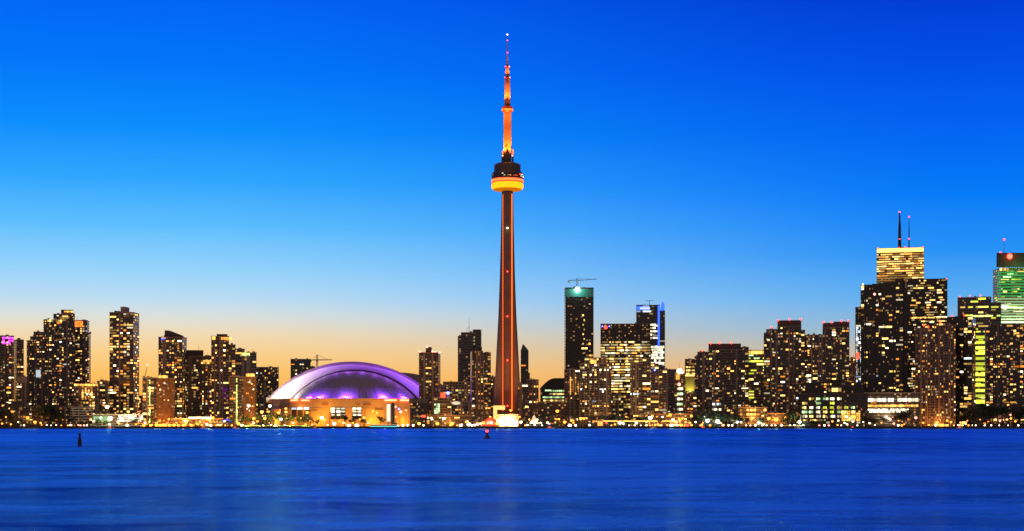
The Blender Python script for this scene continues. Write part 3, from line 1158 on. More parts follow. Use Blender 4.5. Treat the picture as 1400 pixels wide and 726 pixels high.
B('office_tower', 'yellow lit office block squeezed between the two big red lamped condos', 'building', 2250, [(1024, 1049, 479)], 'beige', style='office', pal='lime', p=.85, fh=4, cw=3, ex=ex_g1)
B('office_block', 'shorter pale striped block before the yellow lit office', 'building', 2100, [(1033, 1049, 508)], 'beige', style='office', pal='office', p=.2, fh=3.6)
B('condo_tower', 'tall dark condo with four red roof lamps and pale balcony edges', 'tower', 1940,
  [(1047.5, 1056, 455), (1051, 1067, 450), (1066, 1098, 446), (1097, 1102.8, 452), (1066, 1098, 438, 'ph')], 'dark', p=.17, pal='resi', depth=30,
  redlights=[(1058, 447), (1067, 437.5), (1082, 436.5), (1097, 436.5)])


def ex_g4(b):
    for r_ in range(2):
        for k in range(8):
            strip(b, 'lit_arch', 1013.5 + k * 4.6, 1016.8 + k * 4.6, 559 + r_ * 6, 562 + r_ * 6, W['amber'], .6, .3)
    spill(b, 1030, 572, ORANGE, 22000, 12)


B('arcade_building', 'low arcaded building glowing orange below the broad dark condo', 'building', 1820, [(1011, 1051, 557)], 'beige', p=.05, depth=18, ex=ex_g4)
B('quay_house', 'low orange lit house at the foot of the tall red lamped condo', 'building', 1790, [(1051, 1077, 565)], 'beige', p=.15, pal='warm', depth=14, ex=lambda b: spill(b, 1062, 574, ORANGE, 14000, 9))
B('condo_tower', 'stepped dark condo with red roof lamps above the glazed terminal', 'tower', 1930,
  [(1112, 1131, 457.6), (1128, 1146, 449), (1128, 1163.5, 447), (1128, 1143, 441.5, 'ph'), (1143, 1163.5, 440, 'ph')], 'dark', p=.25, pal='resi', redlights=[(1129, 440), (1140, 440), (1153, 438.5), (1162, 438.5)],
  ex=lambda b: strip(b, 'bright_window', 1106, 1112, 512, 524, W['cream'], .6, .2))
B('condo_tower', 'pale narrow wing attached left of the stepped dark condo', 'tower', 2000, [(1103, 1113, 458)], 'beige', p=.3, cw=3)


def ex_term(b):
    for r_ in range(5):
        for k in range(8):
            if random.random() < .86:
                x = 1100 + k * 9.4
                w_ = random.uniform(5, 7.4)
                strip(b, 'lit_window', x, x + w_, 543.6 + r_ * 6, 546.8 + r_ * 6, W[random.choice(('mint', 'cream', 'lime', 'yellow'))], .6, .2)
    for k in range(4):
        strip(b, 'lobby_glass', 1153 + k * 6.6, 1158.4 + k * 6.6, 561.5, 576, L['amberstrip'], 1.0, .3)
    strip(b, 'lit_storey', 1096, 1128, 573.6, 575.4, W['yellow'], .8, .3)
    strip(b, 'lit_storey', 1135, 1155.5, 530.5, 535.5, W['yellow'], .6, .3)
    spill(b, 1165, 572, WARM, 14000, 10)


B('terminal_building', 'glazed waterfront terminal with five rows of mint and yellow windows', 'building', 1780, [(1097, 1188.5, 538), (1134, 1156, 529)], 'black', style='office', p=.02, depth=24, ex=ex_term)
B('office_block', 'low dark block just behind the glazed terminal roof', 'building', 1850, [(1100, 1182, 523)], 'black', p=.1, pal='resi', depth=20)
B('apartment_block', 'narrow orange tinted block in the slot right of the stepped condo', 'building', 2300, [(1163, 1175, 490)], 'brown', p=.2, pal='warm')


def ex_g9(b):
    for px in (1173.2, 1178.5):
        strip(b, 'white_edge_light', px, px + 1.3, 447, 535, W['cool'], .6, .3)
    strip(b, 'red_sign', 1173, 1177, 482, 491, L['redstrip'], .8)
    for k in range(5):
        strip(b, 'bright_window', 1173 + (k % 3) * 2.5, 1176 + (k % 3) * 2.5, 447 + k * 5, 450 + k * 5, W['cool'], .9, .2)


B('condo_tower', 'slim dark tower with white lit edges and a red sign', 'tower', 2050, [(1172, 1184, 420)], 'dark', p=.2, pal='cool', ex=ex_g9, depth=20)


def ex_g10(b):
    strip(b, 'white_edge_strip', 1241, 1243, 383, 395, M['s_grey'], .6, .4)
    bulb(b, 1200.5, 402, L['pink'], 1.5)
    bulb(b, 1185, 388, L['white'], .6)


B('condo_tower', 'huge black condo with three stepped tops before the gold lit tower', 'tower', 1960,
  [(1182, 1206, 389), (1205, 1229, 387), (1228, 1244.5, 382)], 'black', p=.13, pal='resi', depth=34, ex=ex_g10)


def ex_g11(b):
    strip(b, 'bright_crown', 1202.5, 1264, 339.5, 344.5, L['amberstrip'], .6, .4)
    for px, top, r_ in ((1232.5, 289, 3.0), (1245, 296, 1.1), (1203, 337, .3), (1264, 334, .3)):
        x, y, z = b.loc(px, 339, -10)
        m = MB()
        zt = b.loc(px, top)[2]
        m.tube((x, y, z - 1), (x, y, z + (zt - z) * .6), r_, r_ * .8, 6)
        m.tube((x, y, z + (zt - z) * .6), (x, y, zt), r_ * .7, r_ * .35, 6)
        a_ = m.build('roof_mast', M['darksteel'], b.root)
        if r_ > .5:
            for py in ((top, 289 + 37) if r_ > 1 else (top, 324)):
                k = MB()
                k.ball((0, 0, 0), 1.3)
                k.build('aviation_light', L['red'], a_, (x, y - 1.8, b.loc(px, py)[2]))
    for px in (1203.5, 1232, 1240, 1263):
        bulb(b, px, 338.2, L['red'], 1.1, -2, 'aviation_light')


B('office_tower', 'gold lit skyscraper with twin masts on its roof', 'tower', 2750, [(1202, 1264.7, 339)], 'beige', style='office', pal='gold', p=2.2, fh=4, cw=3, ex=ex_g11)
B('office_tower', 'black office slab with scattered yellow windows right of the gold lit tower', 'tower', 2550, [(1238, 1297, 381.5)], 'black', style='office', pal='office', p=.24, fh=4, cw=2.6,
  ex=lambda b: (bulb(b, 1296, 382, L['red'], .9), strip(b, 'lit_storey', 1247, 1296, 433.5, 435.2, W['amber'], .6, .3), strip(b, 'lit_storey', 1262, 1296, 438.5, 440, W['yellow'], .6, .3)))


def ex_g13(b):
    strip(b, 'lit_storey', 1190, 1257.5, 544.5, 549, L['whitestrip'], .8, .3)
    strip(b, 'lit_storey', 1190, 1257.5, 553.5, 556, L['amberstrip'], .8, .3)
    strip(b, 'lit_storey', 1190, 1245, 559, 564.5, L['whitestrip'], .8, .3)
    spill(b, 1215, 570, WHITEC, 9000, 10)


B('podium', 'low podium with long white lit storeys below the huge black condo', 'building', 1830, [(1186, 1259, 537)], 'beige', style='office', p=.02, depth=24, ex=ex_g13)
B('condo_tower', 'ribbed brown condo lit orange at its foot, right of the white lit podium', 'tower', 1860,
  [(1257, 1283, 449), (1282, 1310.5, 445)], 'brown', p=.2, pal='warm', piers=2, cw=3, depth=30, redlights=[(1268, 444), (1290, 441), (1274, 446)], ex=lambda b: spill(b, 1286, 579, ORANGE, 34000, 14))
B('condo_tower', 'black condo with large scattered windows joined right of the ribbed one', 'tower', 1885, [(1300, 1337.5, 433)], 'black', p=.2, pal='resi', yaw=-10, redlights=[(1306, 431.5), (1322, 431)])


def ex_g16(b):
    strip(b, 'lit_storey', 1326, 1370, 431, 433.2, L['limestrip'], .6, .3)
    for k in range(13):
        strip(b, 'lime_storey', 1335, 1358 - random.choice((0, 0, 4, 8)), 459 + k * 7.3, 462.8 + k * 7.3, W['lime'], .6, .3)


B('office_tower', 'dark office tower with lime green storeys below its middle', 'tower', 2300, [(1314, 1358, 406), (1324, 1371, 414)], 'grey', style='office', pal='lime', p=.22, fh=4, cw=3,
  redlights=[(1317, 405), (1330, 404), (1344, 404)], ex=ex_g16)


def ex_g17(b):
    strip(b, 'roof_box', 1371, 1412, 346, 365, M['roofbox'], -3, 8)
    bulb(b, 1386, 351, glow('big_red_lamp', (1.0, .035, .02), 14, None, 'AUTO'), 4.4, 7)
    strip(b, 'gold_window', 1374, 1386, 366.5, 370, W['yellow'], .8, .3)
    x, y, z = b.loc(1381.5, 346, -6)
    m = MB()
    m.tube((x, y, z), (x, y, b.loc(1381, 327)[2]), .4, .2, 5)
    a_ = m.build('roof_mast', M['darksteel'], b.root)
    k = MB()
    k.ball((0, 0, 0), 1.6)
    k.build('aviation_light', L['red'], a_, (x, y - .5, b.loc(1381, 327)[2]))
    bulb(b, 1376, 345, L['red'], 1.4, -2, 'aviation_light')
    gl = glow('green_lit_glass', (.07, .58, .12), .62)
    for k_ in range(18):
        strip(b, 'green_storey', 1371.5, 1420, 371.5 + k_ * 4, 373.6 + k_ * 4, gl if k_ < 9 else W['mint'], .7, .3)
    light('flood_light', b.loc(1395, 372, 22), (.3, 1, .2), 22000, 1, parent=b.root)


B('office_tower', 'green glowing bank tower with red lamped roof box at the far right', 'tower', 2550, [(1365, 1430, 366)], 'beige', style='office', pal='mint', p=.32, fh=4, cw=3, yaw=16, depth=48, side_p=.25, ex=ex_g17)
B('condo_tower', 'dark brown condo in front of the green tower at the right edge', 'tower', 1960, [(1357, 1420, 443), (1352, 1364, 447)], 'dark', p=.24, pal='warm', yaw=4)
# low infill rows that close the gaps between the towers
B('low_block', 'low dark shore house at the far left edge', 'building', 1800, [(-12, 20, 552)], 'black', p=.15, pal='warm')
B('low_block', 'low dim terrace in front of the stepped dark condo tower', 'building', 1830, [(20, 92, 556)], 'dark', p=.2, pal='warm')
B('low_block', 'dark boathouse with amber windows just right of the stadium', 'building', 1800, [(560, 583, 546)], 'black', p=.2, pal='warm', depth=18,
  ex=lambda b: (strip(b, 'roof_overhang', 558.5, 584, 545, 551, M['darksteel'], 1.2, 1.5), strip(b, 'red_sign', 575.5, 581.5, 567.5, 570.5, L['redstrip'], 1)))
B('low_block', 'low terrace of orange lit shops under the pink lamped condo', 'building', 1780, [(583, 645, 568)], 'brown', p=.5, pal='warm', depth=14, ex=lambda b: spill(b, 614, 576, ORANGE, 16000, 12))
B('low_block', 'dim low row right of the needle tower foot, behind the white tent', 'building', 1840, [(722, 775, 566)], 'black', p=.12, pal='warm', depth=14)
B('low_block', 'dark low sheds along the shore under the pale gridded condos', 'building', 1800, [(775, 862, 569)], 'black', p=.12, pal='warm', depth=14)
B('low_block', 'low amber lit shore houses left of the dark trees', 'building', 1810, [(862, 948, 566)], 'brown', p=.4, pal='warm', depth=14, ex=lambda b: (spill(b, 930, 575, ORANGE, 18000, 10), spill(b, 900, 575, ORANGE, 8000, 10)))
B('low_block', 'black boathouse behind the two green white lamps', 'building', 1800, [(948, 990, 561.5)], 'black', p=.01, slabs=False, depth=16)
B('low_block', 'low dark shore buildings at the right edge under the dark brown condo', 'building', 1850, [(1336, 1420, 556)], 'black', p=.15, pal='warm')

SPECS.sort(key=lambda s: s['Y'])
for s in SPECS:
    make_building(s)

# ------------------------------------------------------------------ the needle tower
TY = 2200.0
TS = TY / F


def make_tower():
    X = wx(693.7, TY)
    root = empty('communications_tower', (X, TY, GZ), -math.atan2(X, TY))
    tag(root, 'tall tapering concrete needle tower with lit round pod and orange spire', 'tower')

    def z(py):
        return wz(py, TY) - GZ

    # tapering shaft of Y-shaped plan: hexagonal core and three fins
    prof = [(585, 22.2), (575, 20.6), (544, 18.2), (510, 16.2), (478, 14.6), (434, 12.2), (380, 10.2), (324, 8.8), (280, 7.7), (258, 7.4)]
    m = MB()
    ring = []
    for py, hw in prof:
        hw *= TS
        zz = z(py)
        reach = hw / math.cos(R(30))
        core, tip = 6.1 + .055 * hw, 2.1
        pts = []
        for k in range(3):
            a = R(-30 + 120 * k)
            ux, uy = math.cos(a), math.sin(a)
            vx, vy = -uy, ux
            r2 = max(reach - 1.0, core + .3)
            a1 = a - R(32)
            a2 = a + R(32)
            pts += [(core * 1.06 * math.cos(a1), core * 1.06 * math.sin(a1)), (r2 * ux - vx * tip, r2 * uy - vy * tip), (r2 * ux + vx * tip, r2 * uy + vy * tip), (core * 1.06 * math.cos(a2), core * 1.06 * math.sin(a2))]
        ring.append([(x, y, zz) for x, y in pts])
    for a_, b_ in zip(ring, ring[1:]):
        n = len(a_)
        for k in range(n):
            j = (k + 1) % n
            m.face([a_[k], a_[j], b_[j], b_[k]])
    m.build('shaft', M['towerc'], root)
    # lift shafts: lit strips between core and fins
    for sx, solid in ((-1, False), (1, True)):
        s_ = MB()
        x = sx * 6.4
        y0 = -9.3
        h0, h1 = z(562), z(266)
        n = 150
        for k in range(n):
            za = h0 + (h1 - h0) * k / n
            zb = za + (h1 - h0) / n * (1.0 if solid else .62)
            t = k / n
            yy = y0 + 2.6 * t - (2.2 * (1 - t) ** 2)
            w_ = (.75 if solid else .55) - .15 * t
            s_.box(x - w_, x + w_, yy - .5, yy + 3.2, za, zb)
        s_.build('lift_light_strip', glow('lift_strip_light', (1.0, .13, .008), 2.6) if solid else glow('dotted_lift_strip_light', (1.0, .15, .025), 2.2), root)
    for py, c in ((313, 'white'), (372, 'red'), (433, 'red'), (493, 'red'), (555, 'red')):
        o = MB()
        o.ball((0, 0, 0), 1.15)
        o.tube((0, .2, 0), (0, 3, 0), .2, n=5)
        o.build('aviation_light', L[c], root, (0, -9.8 if py < 500 else -11.5, z(py)))
    # main pod
    p = MB()
    k = TS
    prof = [(7.4, z(262)), (9, z(259)), (15, z(253)), (21.3, z(250.2)), (21.3, z(245.4)), (21.8, z(243)), (21.3, z(240)), (21.0, z(238)), (18.6, z(234.5)), (17.6, z(232)), (17.2, z(226)), (14.8, z(224)), (9.0, z(223)), (5, z(222.8))]
    p.lathe([(r * k, h) for r, h in prof], 40)
    pod = p.build('pod', M['darksteel'], root)
    rd = MB()
    rd.lathe([(r * k, h) for r, h in ((20.2, z(259)), (21.6, z(257)), (22.0, z(254.6)), (21.5, z(252)), (20.4, z(250.6)))], 48)
    rd.build('radome_ring', L['radome'], pod)
    rd = MB()
    rd.lathe([(r * k, h) for r, h in ((8.2, z(261.6)), (14, z(261.2)), (18, z(260.3)), (20.1, z(259.1)))], 48)
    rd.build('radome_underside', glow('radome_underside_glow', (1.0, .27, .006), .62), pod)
    for r, a_, b_, mat in ((21.7, 250.0, 248.4, 'redstrip'), (22.0, 248.4, 247.2, 'amberstrip'), (21.7, 247.2, 245.7, 'redstrip')):
        t = MB()
        t.lathe([(21.1 * k, z(a_)), (r * k, z(a_)), (r * k, z(b_)), (21.1 * k, z(b_))], 48, smooth=False)
        t.build('light_ring', L[mat], pod)
    random.seed(5)
    for i in range(26):
        a = -math.pi * (i + .5) / 26
        if random.random() < .4:
            continue
        o = MB()
        o.box(-1.2, 1.2, -.25, .25, -.6, .6)
        w_ = o.build('lit_window', W[random.choice(('orange', 'cream', 'amber', 'red'))], pod, (21.9 * k * math.cos(a), 21.9 * k * math.sin(a), z(random.choice((242.5, 240)))), a + math.pi / 2)
    rim = MB()
    rim.lathe([(21.5 * k, z(238.6)), (22 * k, z(238.6)), (22 * k, z(238)), (21.5 * k, z(238))], 40, smooth=False)
    for i in range(24):
        a = 2 * math.pi * i / 24
        rim.box(17.8 * k * math.cos(a) - .3, 17.8 * k * math.cos(a) + .3, 17.8 * k * math.sin(a) - .3, 17.8 * k * math.sin(a) + .3, z(234), z(224))
    rim.build('railing', M['steel'], pod)
    # equipment brackets at the foot of the spire
    e = MB()
    for i in range(9):
        a = 2 * math.pi * i / 9 + .2
        r = random.uniform(6.4, 8.2) * k
        e.box(r * math.cos(a) - 1.1, r * math.cos(a) + 1.1, r * math.sin(a) - 1.1, r * math.sin(a) + 1.1, z(223.4), z(random.uniform(204, 213)))
    e.build('microwave_equipment', M['darksteel'], root)
    for px_, py in ((-6.6, 214), (6.8, 214), (-5, 206)):
        o = MB()
        o.ball((0, 0, 0), 1.0)
        o.build('aviation_light', L['pink'], root, (px_ * k, -7.5, z(py)))
    sp = MB()
    spire = [(5.6, z(223.2)), (5.4, z(203)), (5.2, z(155)), (4.6, z(153)), (4.3, z(146)), (3.9, z(130)), (3.6, z(108)), (3.0, z(106)), (2.7, z(98)), (1.9, z(92.5)), (1.6, z(91)), (1.05, z(82)), (.75, z(72)), (.6, z(60)), (.45, z(52)), (.15, z(47))]
    sp.lathe([(r * k, h) for r, h in spire], 20)
    sp.build('spire', M['towerc'], root)
    c = MB()
    c.lathe([(r * k, h) for r, h in ((5.2, z(154)), (6.4, z(152.6)), (7.7, z(151.6)), (7.7, z(148.6)), (7.1, z(147.6)), (7.1, z(146)), (4.2, z(145.4)))], 28, smooth=False)
    col = c.build('observation_collar', M['redpaint'], root)
    t = MB()
    t.lathe([(7.7 * k, z(151.4)), (7.95 * k, z(151.4)), (7.95 * k, z(149.6)), (7.7 * k, z(149.6))], 28, smooth=False)
    t.build('light_ring', L['orangestrip'], col)
    for py, r, cc in ((107, 3.7, 'red'), (92, 2.9, 'redstrip')):
        t = MB()
        t.lathe([(r * .8 * k, z(py + .9)), (r * k, z(py + .9)), (r * k, z(py - .5)), (r * .8 * k, z(py - .5))], 20, smooth=False)
        t.build('mast_collar', M['redpaint'], root)
        for sx in (-1, 1):
            o = MB()
            o.ball((0, 0, 0), .8)
            o.build('aviation_light', L['red' if sx < 0 else 'pink'], root, (sx * r * .9 * k, -r * .7 * k, z(py - .6)))
    for py, cc in ((72, 'red'), (55.5, 'red'), (47.5, 'white')):
        o = MB()
        o.ball((0, 0, 0), .85)
        o.build('aviation_light', L[cc], root, (0, -1.0, z(py)))
    # orange floodlights that really light the spire and shaft
    deep = (1.0, .17, .008)
    for sx, sy in ((-1, -1), (1, -1), (0, 1.3)):
        light('flood_light', (sx * 13 * k, sy * 13 * k, z(221)), deep, 1700000, 1.0, 'SPOT', root, (0, 0, z(165)), 70, .8)
        light('flood_light', (sx * 10 * k, sy * 10 * k, z(144)), deep, 650000, .8, 'SPOT', root, (0, 0, z(112)), 60, .8)
        light('flood_light', (sx * 6 * k, sy * 6 * k, z(106)), deep, 180000, .5, 'SPOT', root, (0, 0, z(86)), 60, .8)
        light('flood_light', (sx * 12 * k, sy * 12 * k, z(158)), deep, 60000, .8, 'POINT', root)
    for sx in (-1, 1):
        light('flood_light', (sx * 40, -52, 8), (1.0, .42, .12), 260000, 2, 'SPOT', root, (0, 0, 150), 70, .9)


make_tower()

# ------------------------------------------------------------------ the domed stadium
def make_stadium():
    Yc = 2165.0
    k = 2150.0 / F
    X = wx(485, 2150)
    root = empty('domed_stadium', (X, Yc, GZ))
    tag(root, 'domed stadium with arched white and purple lit roof above orange walls', 'stadium')
    zb = 38.9 - GZ
    # drum wall with piers and ledges
    d = MB()
    r = 117.0
    d.lathe([(r, 0), (r, zb), (r - 22, zb + .02), (.5, zb + .03)], 72, smooth=False)
    d.lathe([(r, zb - 1.6), (r + 1.4, zb - 1.6), (r + 1.4, zb + .5), (r - 1, zb + .5)], 72, smooth=False, mi=1)
    d.lathe([(r, zb * .62), (r + .9, zb * .62), (r + .9, zb * .66), (r, zb * .66)], 72, smooth=False, mi=1)
    for i in range(60):
        a = 2 * math.pi * i / 60
        c, s_ = math.cos(a), math.sin(a)
        d.box(r * c - .5, r * c + .5, r * s_ - .8, r * s_ + .8, 0, zb * .62, 1)
    wall = d.build('drum_wall', [M['concrete'], M['s_beige']], root)

    def wallpt(px, py, out=.6):
        # point on the drum wall seen at photo position px, py
        Yg = Yc - r * .97
        for _ in range(6):
            x = wx(px, Yg) - X
            x = max(-r * .985, min(r * .985, x))
            Yg = Yc - math.sqrt(r * r - x * x)
        return (x, Yg - Yc - out, wz(py, Yg) - GZ)

    def wpanel(name, x0, x1, y0, y1, mat, out=1.2, parent=wall):
        p0, p1 = wallpt(x0, y1, out), wallpt(x1, y0, out)
        o = MB()
        a = math.atan2(p1[1] - p0[1], p1[0] - p0[0])
        L_ = math.hypot(p1[1] - p0[1], p1[0] - p0[0])
        o.box(0, L_, -.3, .5, 0, p1[2] - p0[2])
        return o.build(name, mat, parent, p0, a)

    for x0, x1 in ((397, 409), (411, 424), (525, 543.5), (546, 561)):
        wpanel('red_sign', x0, x1, 545, 549.4, L['redstrip'], 2.2)
        wpanel('sign_lettering', x0 + 1.2, x1 - 1.2, 546.1, 548.3, glow('sign_letter_glow', (1, .34, .14), 3.0), 2.8)
    # dark window bays and lit glazing
    for x0 in (399, 407, 416):
        wpanel('dark_bay', x0, x0 + 6.4, 559.5, 573, M['darksteel'], .7)
        wpanel('bay_lamp', x0, x0 + 6.2, 557.5, 560, L['coolstrip'], 1.0)
        wpanel('bay_lamp', x0 + 1, x0 + 5.5, 570, 572, W['cream'], 1.0)
    for x0 in (452, 459.5, 466, 481.5, 488):
        wpanel('dark_glazing', x0, x0 + 6.2, 557, 573, M['black'], .7)
        for j, yy in enumerate((557.5, 561.5, 566)):
            wpanel('lit_glazing', x0 + .5 + j * .3, x0 + 5.8, yy, yy + 2.2, L['whitestrip'] if j < 2 else W['cream'], 1.0)
    for yy in (557.5, 562, 566.5, 571):
        wpanel('stair_lamp', 389.6, 392.4, yy, yy + 2.4, L['amberstrip'], 1.0)
    wpanel('lit_slot', 424.5, 434, 560, 561.4, W['yellow'], 1.0)
    wpanel('lit_slot', 513, 524, 558.6, 560.2, W['amber'], 1.0)
    wpanel('louvre', 440.5, 448, 551.5, 554.5, M['s_brown'], .9)
    wpanel('louvre', 497, 507, 551.3, 554.3, M['s_brown'], .9)
    wpanel('louvre', 487.5, 492, 551.8, 553.6, M['s_brown'], .9)
    wpanel('dark_lean_to', 382, 397, 553, 557, M['s_brown'], 1.6)

    # ---- the roof: arches in the plane y = 2150
    ya = 2150 - Yc
    def arc(xc, half, rise, z0, n=48, f=1.0):
        R_ = (half * half + rise * rise) / (2 * rise)
        th = math.asin(half / R_)
        return [(xc + R_ * math.sin(-th + 2 * th * i / n), z0 + R_ * math.cos(-th + 2 * th * i / n) - (R_ - rise)) for i in range(n + 1)]

    outer = arc(-3 * k, 116 * k, 52 * k, zb)
    outer_in = arc(-3 * k, 113.5 * k, 48.0 * k, zb)
    inner = arc(0, 87 * k, 40.5 * k, zb)
    shell = MB()
    yf, yb = ya - 12, ya + 95
    n = len(outer) - 1
    for i in range(n):
        a0, a1, b0, b1 = outer[i], outer[i + 1], outer_in[i], outer_in[i + 1]
        shell.face([(a0[0], yf, a0[1]), (a1[0], yf, a1[1]), (a1[0], yb, a1[1]), (a0[0], yb, a0[1])], 0, True)
        shell.face([(b0[0], yf, b0[1]), (b1[0], yf, b1[1]), (a1[0], yf, a1[1]), (a0[0], yf, a0[1])], 0)
        shell.face([(outer[i][0], yb, zb), (outer[i + 1][0], yb, zb), (a1[0], yb, a1[1]), (a0[0], yb, a0[1])], 0)
    shell.build('outer_roof_shell', paint('mauve_roof_sheet', (.22, .15, .16), .6, .12), root)
    band = MB()
    m_ = 6
    for i in range(n):
        for j in range(m_):
            q = []
            for ii, jj in ((i, j), (i, j + 1), (i + 1, j + 1), (i + 1, j)):
                t = jj / m_
                a_, b_ = outer_in[ii], inner[ii]
                q.append((a_[0] + (b_[0] - a_[0]) * t, yf + 1.5 + (ya - yf) * t, a_[1] + (b_[1] - a_[1]) * t))
            band.face(q, 0, True)
    band.build('arched_roof_band', paint('white_roof_membrane', (.62, .60, .60), .65, .06), root)
    gk = MB()
    gi = arc(0, 86.2 * k, 39.6 * k, zb)
    for i in range(n):
        gk.tube((inner[i][0], ya + .2, inner[i][1]), (inner[i + 1][0], ya + .2, inner[i + 1][1]), 1.1, n=6)
    gk.build('roof_seam', M['darksteel'], root)
    half, rise = 85.5 * k, 39.4 * k
    R_ = (half * half + rise * rise) / (2 * rise)
    cap = MB()
    nl, nm = 40, 14
    th = math.asin(half / R_)
    pts = []
    for j in range(nm + 1):
        ph = th * j / nm
        pts.append([(R_ * math.sin(ph) * math.cos(math.pi + math.pi * i / nl), ya + R_ * math.sin(ph) * math.sin(math.pi + math.pi * i / nl), zb + R_ * math.cos(ph) - (R_ - rise)) for i in range(nl + 1)])
    for j in range(nm):
        for i in range(nl):
            cap.face([pts[j][i], pts[j + 1][i], pts[j + 1][i + 1], pts[j][i + 1]] if j else [pts[0][0], pts[1][i], pts[1][i + 1]], 0, True)
    capm = paint('grey_roof_membrane', (.22, .19, .19), .7, .2, .12)
    cap.build('inner_dome', capm, root)
    ribs = MB()
    for i in range(2, nl - 1, 2):
        for j in range(1, nm):
            ribs.tube(pts[j][i], pts[j + 1][i], .28, n=4)
    for j in (4, 8, 11):
        for i in range(nl):
            ribs.tube(pts[j][i], pts[j][i + 1], .22, n=4)
    ribs.build('dome_seam', capm, root)
    # rear roof vault showing at the right shoulder
    rv = MB()
    ro = arc(wx(548, 2260) - wx(485, 2150), 88, 41.5, zb, 30)
    y0, y1 = 2252 - Yc, 2290 - Yc
    for i in range(30):
        a0, a1 = ro[i], ro[i + 1]
        rv.face([(a0[0], y0, a0[1]), (a1[0], y0, a1[1]), (a1[0], y1, a1[1]), (a0[0], y1, a0[1])], 0, True)
        rv.face([(a0[0], y0, zb), (a1[0], y0, zb), (a1[0], y0, a1[1]), (a0[0], y0, a0[1])], 0)
    rv.build('rear_roof_shell', paint('purple_grey_roof', (.26, .20, .30), .7, .1), root)
    # concrete corner shoes of the arch
    for sx in (-1, 1):
        c_ = MB()
        xx = -3 * k + sx * 107 * k
        c_.prism([(xx - 9, yf - 1), (xx + 9, yf - 1), (xx + 7, ya + 14), (xx - 7, ya + 14)], zb - 4, zb + 3.2)
        c_.build('arch_footing', M['concrete'], root)
    # fixtures and their light
    vio = (.16, .015, 1.0)
    for px, pw in ((420, 60000), (437, 80000), (474.6, 130000), (527, 130000), (553, 70000)):
        x = wx(px, 2080) - X
        yy = ya - math.sqrt(max(1, half * half - x * x)) - 5
        o = MB()
        o.box(-1.6, 1.6, -.8, .8, 0, 1.2)
        f = o.build('floodlight', M['darksteel'], root, (x, yy, zb + .5))
        g_ = MB()
        g_.box(-1.4, 1.4, -.6, .6, 1.2, 1.5)
        g_.build('lens', L['purple'], f)
        light('flood_light', (x, yy + 1.0, zb + 2.6), vio, pw, .6, parent=root)
        light('flood_light', (x, yy + 2.2, zb + 1.8), (.75, .5, 1.0), pw * .12, .4, parent=root)
    for i in range(3, n - 2, 4):
        p = outer_in[i]
        q = inner[i]
        t = i / n
        leftness = max(0, 1 - t * 2.6)
        colr = (.38 + .56 * leftness, .09 + .76 * leftness, 1.0 - .3 * leftness)
        pos = (p[0] * .55 + q[0] * .45, yf - 9, p[1] * .5 + q[1] * .5 - 1.5)
        light('flood_light', pos, colr, 6500 + 9000 * leftness, 1.0, parent=root)
    light('flood_light', (-98 * k, yf - 20, zb + 6), (1.0, .86, .6), 42000, 1.0, parent=root)
    light('flood_light', (-80 * k, yf - 24, zb + 5), (1.0, .8, .75), 16000, 1.0, parent=root)
    for x, pw in ((-108, 42000), (-80, 22000), (-42, 46000), (-4, 26000), (38, 52000), (78, 30000)):
        yy = -math.sqrt(max(1, r * r - x * x)) - 13
        light('flood_light', (x, yy, 6), (1.0, .30, .012), pw * .72, 1.5, parent=root)
        light('flood_light', (x + 12, yy - 8, 22), (1.0, .30, .012), pw * .5, 1.5, parent=root)


make_stadium()

# ------------------------------------------------------------------ cranes


def crane(label, px, py_base, py_top, Y, jib, cj, thick=.5, luff=0.0):
    root = empty('tower_crane', (wx(px, Y), Y, wz(py_base, Y)))
    tag(root, label, 'crane')
    su = Y / F
    h = (py_base - py_top) * su
    m = MB()
    w = 1.1
    for sx in (-1, 1):
        for sy in (-1, 1):
            m.tube((sx * w, sy * w, 0), (sx * w, sy * w, h), thick * .5, n=4)
    k = max(3, int(h / 3))
    for i in range(k):
        m.tube((-w, -w, h * i / k), (w, -w, h * (i + 1) / k), thick * .3, n=4)
        m.tube((-w, w, h * i / k), (-w, -w, h * (i + 1) / k), thick * .3, n=4)
    m.build('mast', M['steel'], root)

    def boom(name, d, dz):
        o = MB()
        d *= su
        zj = h * .72
        for yy, zz in ((-.8, 0), (.8, 0), (0, 1.4)):
            o.tube((0, yy, zj + zz), (d, yy * .6, zj + zz * .6 + dz * su), thick * .5, thick * .35, 4)
        kk = max(3, int(abs(d) / 4))
        for i in range(kk):
            o.tube((d * i / kk, -.7, zj + dz * su * i / kk), (d * (i + 1) / kk, 0, zj + 1.2 + dz * su * (i + 1) / kk), thick * .28, n=4)
        o.tube((0, 0, h), (d * .7, 0, zj + 1.2 + dz * su * .7), thick * .25, n=4)
        return o.build(name, M['steel'], root)

    boom('jib', jib, luff)
    boom('counter_jib', cj, 0)
    c = MB()
    c.box(cj * su - 1.6, cj * su + 1.6, -1.2, 1.2, h * .72 - 2.6, h * .72 + .6)
    c.build('counterweight', M['s_grey'], root)
    c = MB()
    c.box(-1.3, 1.3, -2.4, -1.0, h * .72 - 2.2, h * .72)
    c.build('cab', M['s_grey'], root)


crane('dark tower crane perched on the tall black glass tower', 789, 394, 380, 2262, 27, -11, .45, 2.0)
crane('pale tower crane showing over the left shoulder of the stadium roof', 433.5, 512, 485, 2440, 21, -9, .7, .3)
